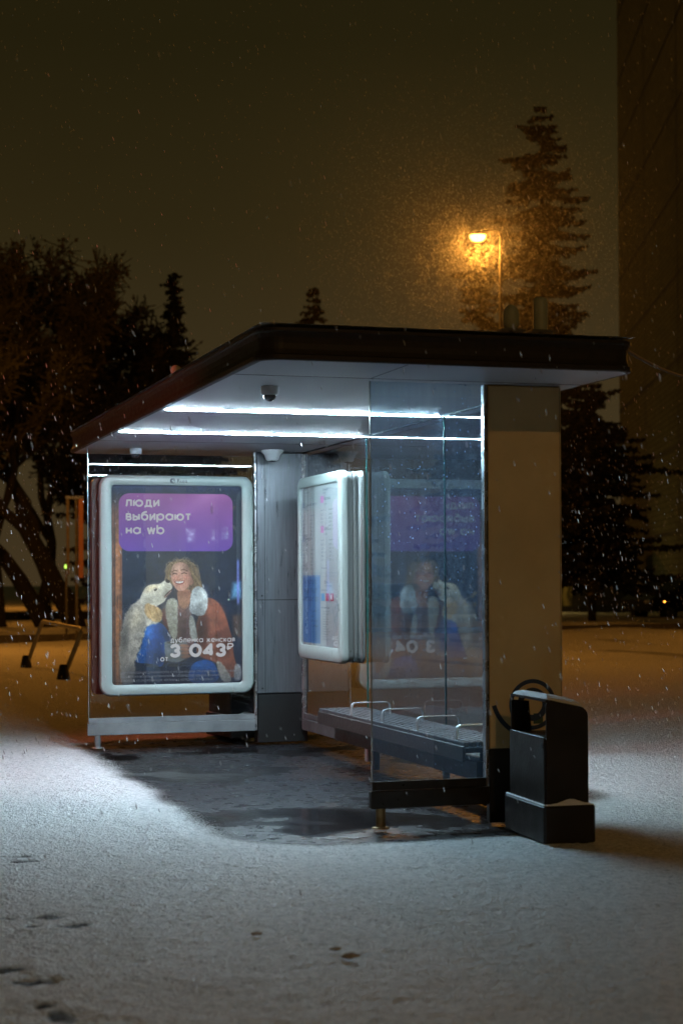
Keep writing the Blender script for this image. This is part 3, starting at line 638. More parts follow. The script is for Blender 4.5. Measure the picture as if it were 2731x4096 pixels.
    # soft modelling of the big shapes
    for cx, cy, rx, ry, an, amt in ((335,1560,60,300,6,-.45),(450,1600,50,220,12,-.22),(370,1420,60,80,0,.18),(590,1125,90,30,-20,.12),(560,1230,60,50,0,-.18),(700,1165,60,30,-35,-.2),(400,1900,70,120,0,-.4),
        (1000,1500,50,160,0,-.45),(1230,1680,70,180,-10,-.35),(1120,1330,70,80,0,.2),(1080,1700,150,50,0,-.3),(850,1500,60,200,0,-.3),(600,1740,120,90,0,-.35),(560,1520,50,70,20,.25),(700,1560,40,120,-20,-.35),
        (1000,1340,70,70,0,-.22),(1030,1180,50,60,0,.12),(750,1480,60,160,0,-.25),(900,930,60,60,0,-.3),(960,1080,50,110,-10,-.25),(740,960,40,80,10,-.2),(1040,1950,160,90,0,-.35),(780,1760,110,50,0,-.35)):
        e_ = np.exp(-np.clip((ell(cx,cy,rx,ry,an)/min(rx,ry)+1), 0, 9)**2); I *= 1+amt*e_[...,None]
    # foot shade
    ft = np.clip((V-1780)/210, 0, 1)[...,None]; I = I*(1-ft*.45)+np.array((20,24,38))*ft*.45
    I *= (1+(fbm(U/7,V/9,2,301)-.5)*.34)[...,None]*(1+(fbm(U/40,V/50,3,305)-.5)*.3)[...,None]
    I = I*np.array((.93,.98,1.0))
    # violet panel
    pan = np.maximum(np.abs(U-792.5)-507+92, 0); pv = np.maximum(np.abs(V-547)-257+92, 0); dd = np.hypot(pan, pv)-92
    g = np.clip((V-290)/513, 0, 1)[...,None]; pc = np.array((136,78,142))*(1-g)+np.array((92,58,150))*g
    pc = pc*(1+.12*(nz(260, 90)-.5)[...,None]*2)+22*np.exp(-(((U-1050+(V-330)*1.2)/130)**2))[...,None]*np.clip(1-(V-290)/330,0,1)[...,None]
    a = sm(dd, 2.2)[...,None]; I = I*(1-a)+pc*a
    I *= .9+.1*np.clip((U-213)/60, 0, 1)[...,None]
    return s2l(np.clip(I, 0, 255)/255.)
PX0, PX1, PZ0, PZ1 = -1.745,-.617,.528,2.212
img = paint()
ux = np.linspace(PX0, PX1, PW); vz = np.linspace(PZ1, PZ0, PH); UX, VZ = np.meshgrid(ux, vz)
idp = np.arange(PW*PH).reshape(PH, PW); FP = np.stack([idp[1:,:-1].ravel(), idp[1:,1:].ravel(), idp[:-1,1:].ravel(), idp[:-1,:-1].ravel()], 1)
def lit_print(name, attr, es, diff=.35):
    m = bpy.data.materials.new(name); m.use_nodes = True; nt = m.node_tree; b = nt.nodes['Principled BSDF']
    a = nt.nodes.new('ShaderNodeAttribute'); a.attribute_name = attr; nt.links.new(a.outputs['Color'], b.inputs['Emission Color']); b.inputs['Emission Strength'].default_value = es
    sc = nt.nodes.new('ShaderNodeVectorMath'); sc.operation = 'SCALE'; sc.inputs['Scale'].default_value = diff; nt.links.new(a.outputs['Color'], sc.inputs[0]); nt.links.new(sc.outputs[0], b.inputs['Base Color'])
    b.inputs['Roughness'].default_value = .6; return m
AD = thing('advertising_display', 'white lightbox with a poster of a laughing woman and cream dog on the far glass', 'advertising display', (-1.18,5.25,.44))
pm_ = lit_print('backlit_print', 'picture', .80, .15)
poster = fast_mesh('poster', np.stack([UX.ravel(), np.full(UX.size, 5.212), VZ.ravel()], 1), FP, pm_, AD)
at2 = poster.data.color_attributes.new('picture', 'FLOAT_COLOR', 'POINT')
at2.data.foreach_set('color', np.concatenate([img.reshape(-1,3), np.ones((PW*PH,1))], 1).astype(np.float32).ravel())
mb = MB(); ring_frame(mb, lambda u,w_,d: (u,d,w_), rrect(-1.840,-.521,.443,2.289,.095), rrect(PX0+.004,PX1-.004,PZ0+.004,PZ1-.004,.03), 5.175, 5.27, .014)
obj('frame', mb, M['whiteframe'], AD)
mb = MB(); o_ = rrect(-1.846,-.515,.437,2.295,.1); mb.loft([[(u,d,w_) for u,w_ in o_] for d in (5.222,5.232)], True, True, True); obj('gasket', mb, M['gasket'], AD)
mb = MB(); o_ = rrect(-1.835,-.526,.448,2.284,.095); mb.loft([[(u,d,w_) for u,w_ in o_] for d in (5.233,5.301)], True, True, True); obj('case_body', mb, M['caseside'], AD)
mb = MB(); o_ = rrect(-1.885,-.5,.45,2.27,.05); mb.loft([[(u,d,w_) for u,w_ in o_] for d in (5.309,5.41)], True, True, True); obj('reflection_back', mb, M['back_reflection'], AD)  # wide red-brown back stands in for the reflection beside the case
mb = MB(); mb.add([(PX0,5.196,PZ0),(PX1,5.196,PZ0),(PX1,5.196,PZ1),(PX0,5.196,PZ1)], [(0,1,2,3)]); obj('cover_glass', mb, M['coverglass'], AD)
sclx = (PX1-PX0)/1167; scly = (PZ1-PZ0)/1775
def pxy(x, y): return (x-213)*sclx, PZ1-PZ0-(y-215)*scly
TXT = emission('print_white', (.72,.74,.80), .62)
TXT2 = emission('print_white_dim', (.5,.53,.62), .30)
def T(s, x, y, h, al='LEFT', off=0, sx_=1.):
    a, c = pxy(x, y); return (s, a, c, h*scly, al, off, sx_)
for tx_, xa, xb, bs, xh_, th_ in (('люди',340,643,410,66,16),('выбирают',345,926,532,66,16),('на wb',345,686,654,66,16),('дубленка женская',735,1312,1620,37,7),('от',645,714,1785,37,7),('3 043',727,1234,1752,96,30),('P',1234,1302,1699,52,11)):
    obj('lettering', stroke_text(tx_, xa, xb, -bs, xh_, th_, lambda x,y,k: (PX0+(x-213)*sclx, 5.2085-k, PZ1+(215+y)*scly), 2e-5), TXT, poster)
for it_ in [T('ЦЕНООБРАЗОВАНИЕ ДИНАМИЧЕСКОЕ, С УЧЕТОМ АКЦИЙ И СПЕЦПРЕДЛОЖЕНИЙ. АКТУАЛЬНЫЕ ЦЕНЫ',300,1890,26,sx_=.86), T('НА САЙТЕ И В МОБИЛЬНОМ ПРИЛОЖЕНИИ. КОЛИЧЕСТВО ТОВАРОВ ОГРАНИЧЕНО. ООО',300,1925,26,sx_=.86), T('Г. МОСКВА, УЛ. ОРДЖОНИКИДЗЕ. РЕКЛАМА. Д. КОЛЕДИНО, Г. ПОДОЛЬСК',300,1960,26,sx_=.86)]:
    text_obj('fine_print', [it_], (1,0,0), (0,0,1), (PX0,5.2085,PZ0), TXT2, poster)
INK = mat('dark_print', (.03,.035,.05), .5); 
fx = PX0; 
lg = text_geo([('Russ', (790-213)*sclx, (215-192)*scly+PZ1-PZ0, 34*scly*1.35, 'LEFT', .0004, 1.12)], (1,0,0), (0,0,1), (PX0,5.1735,PZ0))
V_, F_ = list(lg[0]), list(lg[1])
cx_, cz_ = PX0+(753-213)*sclx, PZ1+(215-177)*scly
tmp = MB(); 
def disc(mb, cx, cz, r0, r1, y, a0=0, a1=360, n=24):
    for k in range(n):
        a, c = R(a0+(a1-a0)*k/n), R(a0+(a1-a0)*(k+1)/n)
        mb.add([(cx+r0*math.cos(a),y,cz+r0*math.sin(a)),(cx+r1*math.cos(a),y,cz+r1*math.sin(a)),(cx+r1*math.cos(c),y,cz+r1*math.sin(c)),(cx+r0*math.cos(c),y,cz+r0*math.sin(c))], [(0,1,2,3)])
disc(tmp, cx_, cz_, .019, .023, 5.1735); disc(tmp, cx_-.003, cz_, .004, .016, 5.1734, 60, 300); disc(tmp, cx_+.004, cz_+.005, .005, .010, 5.1733, -90, 90)
b0 = len(V_); V_ += tmp.v; F_ += [[i+b0 for i in f] for f in tmp.f]
mesh_obj('maker_logo', V_, F_, INK, AD)

# ------------------------------------------------------------------ timetable case
TT = thing('timetable_display', 'white rounded timetable case with two printed columns and a blue panel, on the back glass', 'timetable display', (-.16,4.12,.75))
XF = -.256
Ya, Yb, Za, Zb = 3.512, 4.745, .752, 2.25
plx = lambda u,w_,d: (d,u,w_)
oi = rrect(3.60,4.665,.87,2.165,.035)
mb = MB(); ring_frame(mb, plx, rrect(Ya,Yb,Za,Zb,.075), oi, XF, XF+.055, .016); obj('frame', mb, M['whiteframe'], TT)
# grooved side shells: rings along x
mb = MB()
def shell(seq):
    rings = []
    for x, o in seq: rings.append([(x,u,w_) for u,w_ in rrect(Ya+o,Yb-o,Za+o,Zb-o,.075-o*.3)])
    return rings
mb.loft(shell([(XF+.058,.004),(XF+.085,.010),(XF+.1,.012)]), True, True, True)
mb.loft(shell([(XF+.106,.008),(XF+.122,.006),(XF+.137,.010)]), True, True, True)
mb.loft(shell([(XF+.141,.012),(XF+.155,.014),(XF+.168,.006),(XF+.172,.003)]), True, True, True)
mb.loft(shell([(XF+.176,.003),(XF+.190,.0),(XF+.2,.004),(XF+.203,.02)]), True, True, True)
obj('case_side', mb, M['caseside'], TT)
mb = MB(); mb.loft(shell([(XF+.05,.02),(XF+.2,.02)]), True, True, False); obj('gasket', mb, M['groove'], TT)
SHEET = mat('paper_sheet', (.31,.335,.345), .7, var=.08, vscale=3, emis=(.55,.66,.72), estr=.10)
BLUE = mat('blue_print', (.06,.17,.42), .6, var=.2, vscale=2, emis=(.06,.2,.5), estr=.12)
mb = MB(); xs = XF+.018
def quad(mb, y0, y1, z0, z1, x): mb.add([(x,y1,z0),(x,y0,z0),(x,y0,z1),(x,y1,z1)], [(0,1,2,3)])
quad(mb, 3.595,4.67,.865,2.17, xs+.003); sheet = obj('timetable_sheet', mb, SHEET, TT)
mb = MB(); quad(mb, 4.14,4.645,.89,1.44, xs+.0015); obj('blue_panel', mb, BLUE, sheet)
YL = 4.645; YM = 4.115      # left and right column start (left is the far side)
ink = mat('timetable_ink', (.07,.09,.13), .6)
def tl(mb, y, wd, z, h): quad(mb, y-wd, y, z, z+h, xs-.0002)
items = []
def TTm(s, y, z, h, sx_=1., off=0): items.append((s, 4.665-y, z-.87, h, 'LEFT', off, sx_))
routes = [(YM,2.03,'т36','Новаторов'),(YM,1.79,'961','Дворец'),(YL,2.0,'М16','Ленинский проспект'),(YL,1.72,'553','Университет')]
for y, z, no_, nm in routes:
    TTm(nm, y-.09, z+.01, .034, 1., .0006); TTm('по будням', y-.09, z-.028, .018)
    for c in range(2):
        TTm('Будни 05:40' if c == 0 else 'Выходные 06:10', y-.005-c*.22, z-.075, .017)
        for r_ in range(5):
            hh_ = 6+r_*3+(3 if z < 1.9 else 0)
            TTm('%02d:%02d' % (hh_ % 24, (13*r_+7+c*11) % 60), y-.01-c*.22, z-.115-r_*.03, .026, 1.1)
            TTm('– %d' % (8+r_+c), y-.09-c*.22, z-.115-r_*.03, .02)
for y in (YL, YM):
    TTm('Остановка', y-.06, 2.115, .028); TTm('транспорта', y-.06, 2.09, .018)
    TTm('Мой транспорт', y-.02, 1.49, .02)
TTm('Схема', YM-.1, 1.375, .03, 1, .0006); TTm('городского транспорта', YM-.1, 1.35, .018)
TTm('Способы оплаты', YM-.01, 1.315, .022); TTm('Как пополнить карту', YM-.01, 1.175, .022, 1, .0004)
for r_ in range(12): TTm(('Проезд оплачивается','банковской картой','на остановке','в автобусе и метро')[r_%4], YM-.05, 1.145-r_*.02, .017)
text_obj('printed_text', items, (0,-1,0), (0,0,1), (xs-.0004,4.665,.87), ink, sheet)
wi = [('Посмотрите,', 4.665-4.615, 1.37-.87, .062, 'LEFT', 0, 1.05), ('когда придет', 4.665-4.615, 1.30-.87, .062, 'LEFT', 0, 1.0), ('ваш транспорт', 4.665-4.615, 1.23-.87, .062, 'LEFT', 0, .95),
      ('Скачайте', 4.665-4.40, 1.14-.87, .034, 'LEFT', 0, 1), ('наше', 4.665-4.40, 1.10-.87, .034, 'LEFT', 0, 1), ('мобильное', 4.665-4.40, 1.06-.87, .034, 'LEFT', 0, 1), ('приложение', 4.665-4.40, 1.02-.87, .034, 'LEFT', 0, 1)]
BPI = mat('blue_panel_ink', (.02,.05,.16), .6)
for it_ in wi: text_obj('blue_panel_text', [it_], (0,-1,0), (0,0,1), (xs-.0004,4.665,.87), BPI, sheet)
MG = mat('magenta_print', (.5,.10,.36), .5); GY = mat('grey_print', (.2,.24,.3), .5)
for q_, m_ in (((YM-.085,YM-.005,2.02,2.075),MG),((YM-.085,YM-.005,1.78,1.835),MG),((YL-.07,YL-.005,2.0,2.045),GY),((YL-.07,YL-.005,1.72,1.765),GY)):
    mb = MB(); quad(mb, *q_, xs); obj('route_tile', mb, m_, sheet)
for k, c in enumerate(((.02,.25,.55),(.45,.03,.05),(.38,.02,.06))):
    mb = MB(); quad(mb, YM-.10-k*.125, YM-.01-k*.125, 1.235, 1.295, xs-.0001); obj('payment_tile', mb, mat('tile_print', c, .5), sheet)
text_obj('tile_lettering', [('M', 4.665-(YM-.262), 1.245-.87, .062, 'LEFT', .001, 1.)], (0,-1,0), (0,0,1), (xs-.0006,4.665,.87), mat('tile_white', (.8,.8,.8), .5), sheet)
RL = mat('rule_print', (.25,.3,.34), .6)
for y0_, y1_, z0_, z1_ in ((3.6,4.66,1.458,1.461),(3.6,4.66,1.448,1.450),(3.6,4.66,1.43,1.433),(4.125,4.128,.87,2.165),(3.6,4.66,2.07,2.0715)): mb = MB(); quad(mb, y0_, y1_, z0_, z1_, xs-.0003-y0_*1e-5); obj('rule_line', mb, RL, sheet)
# a route map in the near lower column
mb = MB()
random.seed(4)
def seg(mb, ya_, za_, yb_, zb_, wd):
    d = math.hypot(yb_-ya_, zb_-za_) or 1; ny_, nz_ = -(zb_-za_)/d*wd, (yb_-ya_)/d*wd; x = xs-.0004
    mb.add([(x,ya_-ny_,za_-nz_),(x,yb_-ny_,zb_-nz_),(x,yb_+ny_,zb_+nz_),(x,ya_+ny_,za_+nz_)], [(0,1,2,3)])
for k in range(7):
    y, z = 3.62+random.random()*.13, .9+k*.045; 
    for q in range(4): y2, z2 = min(3.79,max(3.61,y+random.uniform(-.07,.07))), z+random.uniform(.0,.05); seg(mb, y, z, y2, z2, .0022); y, z = y2, z2
obj('route_map', mb, mat('map_line', (.12,.22,.26), .6), sheet)
mb = MB(); quad(mb, 3.595,4.67,.865,2.17, XF+.008); obj('cover_glass', mb, M['coverglass'], TT)

# ------------------------------------------------------------------ bench
BE = thing('bench', 'long slatted bench with four flat steel armrests along the back glass', 'bench', (-.31,1.75,0))
mb = MB(); by0, by1 = .33, 3.34
for k in range(8):
    x = -.488+k*.047
    mb.bbox(x, x+.029, by0, by1, .405, .434, .004)
obj('seat', mb, M['slat'], BE)
mb = MB(); mb.box(-.477,-.131,by0+.01,by1-.025,.385,.398); obj('seat_light_block', mb, M['black'], BE)  # added black board blocks light, keeping the slat gaps dark
mb = MB(); mb.bbox(-.498,-.478,by0,by1+.004,.317,.410,.004); mb.bbox(-.13,-.112,by0,by1,.317,.410,.004); mb.bbox(-.4775,-.1305,by1-.02,by1+.002,.317,.409,.003); obj('apron', mb, M['fasciabench'], BE)
mb = MB(); mb.bbox(-.40,-.34,by0+.02,by1-.1,.20,.312,.004); obj('beam', mb, M['bronze'], BE)
for yy in (.75,2.9):
    mb = MB(); mb.bbox(-.215,-.16,yy-.03,yy+.03,0,.33,.01); mb.bbox(-.475,-.132,yy-.05,yy+.05,.33,.4105,.005); obj('leg', mb, M['black'], BE)
for yy in (2.58,1.89,1.2,.5):
    mb = MB(); path = [(-.474,.434)]+[(-.474,.49)]+[(-.474+.035*(1-math.cos(R(a))), .49+.035*math.sin(R(a))) for a in (30,60,90)]
    path += [(-.214+.035*math.sin(R(a))-.035+.035, .525-.035*(1-math.cos(R(a)))) for a in (0,30,60,90)]+[(-.179,.434)]
    hw = .017; t = .006; outer = path; n_ = len(path); rings = []
    for i in range(n_):
        a = path[max(i-1,0)]; c = path[min(i+1,n_-1)]; d = Vector((c[0]-a[0], c[1]-a[1])).normalized(); nn = Vector((-d.y, d.x))*t
        x, z = path[i]; rings.append([(x,yy-hw,z),(x,yy+hw,z),(x-nn.x,yy+hw,z-nn.y),(x-nn.x,yy-hw,z-nn.y)])
    mb.loft(rings, True, True, False); obj('armrest', mb, M['chrome'], BE)

# ------------------------------------------------------------------ litter bins
def make_bin(label, snowtop):
    B = thing('litter_bin', label, 'litter bin', (0,0,0), None)
    mb = MB(); mb.bbox(-.145,.145,-.31,.31,0,.205,.012); obj('base', mb, M['bin'], B)
    # body: a folded sheet hood (roof falling to the right) over a box
    z1, z2, z3 = .20, .56, .762
    mb = MB(); mb.bbox(-.112,.110,-.26,.27,z1+.003,z2-.01,.004); obj('liner', mb, M['bin'], B)
    # hood profile in xz extruded along y: back panel, rounded corner, roof
    prof = [(.118,z1)]+[(.118, .67)]+[(.118-.045*(1-math.cos(R(a))), .67+.045*math.sin(R(a))) for a in (20,40,60,80)]+[(-.118,z3-.004)]
    inner = [(x-.006, z-.006) for x, z in prof[:2]]+[(x-.005, z-.007) for x, z in prof[2:-1]]+[(-.118,z3-.014)]
    mb = MB()
    ring = prof+inner[::-1]
    mb.loft([[(x,y,z) for x,z in ring] for y in (-.268,.272)], True, True, False)
    hood = obj('hood', mb, M['bin'], B)
    # near and far end sheets follow the hood outline; far one has a view slot beside it
    def endsheet(y0_, y1_):
        mbx = MB(); pts = [(-.118,z1)]+[(x,z) for x, z in prof[:1]]+[(x,z-.002) for x, z in prof[1:-1]]+[(-.118+.03,z3-.0065),(-.118+.012,z3-.012),(-.118,z3-.03)]
        mbx.loft([[(x,y,z) for x,z in pts] for y in (y0_,y1_)], True, True, False); return mbx
    obj('end_panel', endsheet(-.274,-.2685), M['bin'], B)
    mbf = MB(); mbf.loft([[(x,y,z) for x,z in [(-.118,z1),(.112,z1),(.112,z2-.01),(.0,z2-.01),(-.012,z3-.045),(-.118,z3-.035)]] for y in (.262,.270)], True, True, False)
    obj('end_panel', mbf, M['bin'], B)
    # inner screens left of the slot
    mb = MB(); mb.bbox(-.126,-.118,-.262,.268,z1+.005,z2,.003); d = obj('door', mb, M['bindoor'], B)
    mb = MB(); mb.bbox(-.1285,-.126,-.255,-.225,.50,.53,.001); obj('latch', mb, M['black'], d)
    if snowtop:
        def drift(nm, pts_fn, nu, nv, par):
            V = []; Fq = []
            for i in range(nu+1):
                for j in range(nv+1): V.append(pts_fn(i/nu, j/nv))
            for i in range(nu):
                for j in range(nv): a = i*(nv+1)+j; Fq.append((a, a+nv+1, a+nv+2, a+1))
            mesh_obj(nm, V, Fq, M['roofsnow'], par, True)
        rr = np.random.default_rng(3)
        N1 = rr.random((80,80))
        def top(u, v):
            x = -.112+u*.215; y = -.266+v*.53; zb = z3-.004+(x+.118)/.236*(-.05)+.003
            if x > .08: zb -= (x-.08)**2*16
            e_ = min(u, 1-u, v, 1-v)*7; h = min(1, max(0,e_))**.5
            return (x, y, zb+h*(.014+.014*(.4+.6*math.sin(u*2.2+.5))+.007*N1[int(u*30), int(v*60)]))
        drift('snow_cap', top, 24, 48, B)
        def ledge(u, v):
            x = -.132+u*.27; y = -.304+v*.028; h = math.exp(-((u-.52)/.24)**2)*.026+.006+.002*N1[int(u*40),5]
            return (x, y, .2035+h*math.sin(math.pi*min(1,max(0,v*.8+.25)))**.7 if 0 < v < 1 and 0 < u < 1 else .2035)
        drift('snow_ledge', ledge, 40, 6, B)
        def ledge2(u, v):
            x = -.142+u*.014; y = -.30+v*.6; return (x, y, .2045+(.004+.003*N1[3,int(v*60)])*(1 if 0<u<1 and 0<v<1 else 0))
        drift('snow_ledge', ledge2, 3, 60, B)
    return B
b1 = make_bin('dark brown litter bin with a snow-topped sloping hood beside the near column', True)
b1.location = (-.352,-.575,0); b1.rotation_euler = (0,0,R(-3)); b1['group'] = 'litter bins at the shelter'
b2 = copy_tree(b1); b2.location = (-.50,6.05,0); b2.rotation_euler = (0,0,R(8)); b2['label'] = 'dark litter bin beyond the far glass, low between poster and far column'

# ------------------------------------------------------------------ ceiling devices
def dome_cam(loc, r, label):
    c = thing('dome_camera', label, 'security camera', loc, 'dome cameras on the shelter ceiling'); x, y, z = loc
    mb = MB(); mb.lathe([(r*1.0,z),(r*1.02,z-r*.3),(r*.98,z-r*.85),(r*.78,z-r*.98)], x, y, 28); obj('housing', mb, M['camwhite'], c)
    mb = MB(); mb.lathe([(r*.74,z-r*.95)]+[(r*.74*math.cos(R(a)), z-r*.95-r*.74*math.sin(R(a))) for a in (15,30,45,60,75,88)], x, y, 28); obj('dome', mb, M['camdome'], c)
dome_cam((-1.64,.41,ZC-.002), .052, 'larger dome camera on the ceiling near the front light strip')
dome_cam((-1.55,5.1,ZC-.002), .05, 'smaller dome camera on the ceiling above the poster')
dt = thing('smoke_detector', 'pale cone-shaped detector on the ceiling by the far column', 'detector', (-.385,5.05,ZC-.002))
mb = MB(); mb.lathe([(.10,ZC-.002),(.098,ZC-.014),(.07,ZC-.04),(.055,ZC-.085),(.04,ZC-.092)], -.385, 5.05, 24); obj('housing', mb, M['camwhite'], dt)
mb = MB(); mb.lathe([(.03,ZC-.0925),(.026,ZC-.098),(.01,ZC-.1)], -.385, 5.05, 16); obj('sensor', mb, M['camdome'], dt)

# ------------------------------------------------------------------ antennas on the roof
def antenna(label, x, y, kind):
    a = thing('roof_antenna', label, 'antenna', (x,y,ZT+.01), 'antennas on the shelter roof')
    mb = MB(); mb.tube([(x,y,ZT+.012),(x,y,2.835)], .012, 10); mb.bbox(x-.075,x+.075,y-.05,y+.05,2.835,2.850,.003); obj('bracket', mb, M['pole'], a)
    if kind: mb = MB(); mb.lathe([(.042,2.851),(.044,2.87),(.044,3.02),(.036,3.04),(.012,3.047)], x, y, 20); obj('radome', mb, M['grey'], a)
    else:
        mb = MB(); mb.lathe([(.034,2.851),(.048,2.875),(.05,2.93),(.042,2.965),(.022,2.988),(.006,2.994)], x, y, 20); obj('radome', mb, M['grey'], a)
antenna('rounded low antenna on the shelter roof, left of the tall one', -.27, .1, 0)
antenna('tall cylindrical antenna on the shelter roof', -.085, .1, 1)
rs = thing('roof_sensor', 'small round sensor on the left edge of the shelter roof', 'sensor', (-1.94,1.6,ZT+.01))
mb = MB(); mb.tube([(-1.94,1.6,ZT+.01),(-1.94,1.6,2.71)], .01, 8); obj('stem', mb, M['pole'], rs)
mb = MB(); mb.lathe([(.035*math.cos(R(a)), 2.735+.035*math.sin(R(a))) for a in range(-85,90,17)], -1.94, 1.6, 16); obj('head', mb, M['grey'], rs)
# power cable
mb = MB(); P0 = Vector((.12,-.6,2.65)); P1 = Vector((7.6,10.6,4.5)); pts = []
for k in range(25): t = k/24; p = P0.lerp(P1, t); p.z -= .55*4*t*(1-t)*.55; pts.append(p)
mb.tube(pts, .011, 6); cb = tag(obj('power_cable', mb, M['cable'], None), 'thin dark cable running from the roof end off to the right', 'cable')

# ------------------------------------------------------------------ street lamps
LAMPCOL = (1.,.37,.045)
bulb = emission('sodium_bowl', (1.,.50,.07), 14.)
def street_lamp(x, y, h, arm, label, power, colr=None):
    s = thing('street_lamp', label, 'street lamp', (x,y,0), 'sodium street lamps')
    mb = MB(); mb.lathe([(.11,0),(.11,.9),(.075,1.0),(.055,1.6)], x, y, 12); mb.tube([(x,y,1.5),(x,y,h-.3)], [.05,.028], 10)
    ax, ay = arm; pts = [(x,y,h-.35),(x,y,h),(x+ax*.12,y+ay*.12,h+.10),(x+ax*.5,y+ay*.5,h+.12),(x+ax,y+ay,h+.06)]
    mb.tube(pts, .018, 8); obj('pole', mb, M['lamppole'], s)
    cx, cy = x+ax*1.1, y+ay*1.1
    mb = MB(); mb.lathe([(.03,h+.10),(.09,h+.085),(.145,h+.04),(.155,h+.018),(.145,h+.014)], cx, cy, 20); hd = obj('lamp_head', mb, M['pole'], s)
    mb = MB(); mb.lathe([(.14,h+.012),(.135,h-.03),(.10,h-.075),(.05,h-.09),(.01,h-.092)], cx, cy, 20); obj('lamp_bowl', mb, bulb, hd)
    ld = bpy.data.lights.new('sodium_light', 'POINT'); ld.energy = power; ld.color = colr or LAMPCOL; ld.shadow_soft_size = .12
    lo = bpy.data.objects.new('sodium_light', ld); COL.objects.link(lo); lo.parent = s; lo.location = (cx-x, cy-y, h-.22)
    return s
street_lamp(7.32, 18.55, 7.35, (-.36,.05), 'lit orange street lamp with a hooked arm in front of the spruces', 380)
street_lamp(-2.9, 27., 7.6, (.9,0), 'orange street lamp standing off to the left of the bike rack', 1150)
street_lamp(23., 26., 7.6, (-.9,0), 'orange street lamp standing off to the right of the spruces', 650)
street_lamp(-3.0, -15., 7.9, (.9,0), 'orange street lamp standing behind the viewer on the pavement', 640, (1.,.58,.20))
street_lamp(-.8, 46., 8.0, (.9,0), 'orange street lamp off to the left behind the bare trees', 500)

tf = thing('traffic_light', 'traffic light showing red, off to the left of the shelter by the road', 'traffic light', (-8.5,1.5,0))
mb = MB(); mb.tube([(-8.5,1.5,0),(-8.5,1.5,4.6)], .06, 10); obj('pole', mb, M['pole'], tf)
mb = MB(); mb.bbox(-8.62,-8.38,1.38,1.62,3.7,4.55,.03); obj('housing', mb, M['black'], tf)
for k, (zz, c_, e_) in enumerate(((4.4,(1,.06,.03),20.),(4.13,(.05,.04,.01),.0),(3.86,(.01,.05,.03),.0))):
    mb = MB(); mb.tube([(-8.375,1.5,zz),(-8.355,1.5,zz)], .095, 20); obj('lens', mb, emission('signal_red', c_, e_) if e_ else mat('signal_dark', c_, .2), tf)
ld = bpy.data.lights.new('red_light', 'SPOT'); ld.spot_size = R(52); ld.spot_blend = .6; ld.energy = 950; ld.color = (1.,.17,.13); ld.shadow_soft_size = .1
lo = bpy.data.objects.new('red_light', ld); COL.objects.link(lo); lo.parent = tf; lo.location = (.3,0,4.4); lo.rotation_euler = (Vector((-1.9,3.4,2.3))-Vector((-8.2,1.5,4.4))).to_track_quat('-Z','Y').to_euler()
street_lamp(-1., 78., 8.5, (.9,0), 'added orange street lamp far off to the left, unseen, lighting the far ground', 2600)  # added out of frame to light the far ground
street_lamp(46., 74., 8.5, (-.9,0), 'added orange street lamp far off to the right, unseen, lighting the far ground', 1500)  # second unseen lamp, added for the far ground on the right
# ------------------------------------------------------------------ bike rack
rk = thing('bike_rack', 'leaning tubular hoop rack with flared black feet in the snow', 'bike rack', (-.65,17.7,0))
A0, A1, B1, B0 = Vector((-.71,19.5,.02)), Vector((-.43,19.3,.74)), Vector((.02,16.2,.74)), Vector((-.60,16.0,.02))
B1 = Vector((-.32,16.0,.72)); A1 = Vector((-.46,19.35,.77))
def rnd(p, a, b_, r): 
    u = (a-p).normalized()*r; v = (b_-p).normalized()*r
    return [p+u*(1-t)**2+v*t**2 for t in (0,.25,.5,.75,1)]
mb = MB(); mb.tube([A0]+rnd(A1,A0,B1,.12)+rnd(B1,A1,B0,.12)+[B0], .034, 10); obj('hoop', mb, mat('rack_tube',(.42,.38,.32),.4,.3,var=.3), rk)
for p, q in ((A0,A1),(B0,B1)):
    mb = MB(); d = (q-p); d = d/d.z; c0 = p-d*.02
    mb.lathe([(.10,0),(.095,.03),(.06,.20),(.045,.215)], p.x, p.y, 12); obj('foot', mb, M['rubber'], rk)

# stop sign post at the left
sg = thing('sign_post', 'slim sign post with two narrow upright blades left of the poster', 'sign', (1.80,30.6,0))
mb = MB(); mb.tube([(1.80,30.6,0),(1.80,30.6,3.34)], .035, 8); obj('pole', mb, M['pole'], sg)
mb = MB(); mb.bbox(1.57,1.63,30.56,30.64,1.6,3.32,.004); obj('blade', mb, mat('blade_grey', (.12,.10,.09), .4), sg)
mb = MB(); mb.bbox(1.84,1.94,30.50,30.58,1.52,3.32,.004); obj('blade', mb, mat('blade_red',(.40,.17,.11),.3,.2), sg)
mb = MB(); mb.bbox(1.55,1.96,30.55,30.65,3.33,3.40,.004); obj('cross_bar', mb, M['trim'], sg)

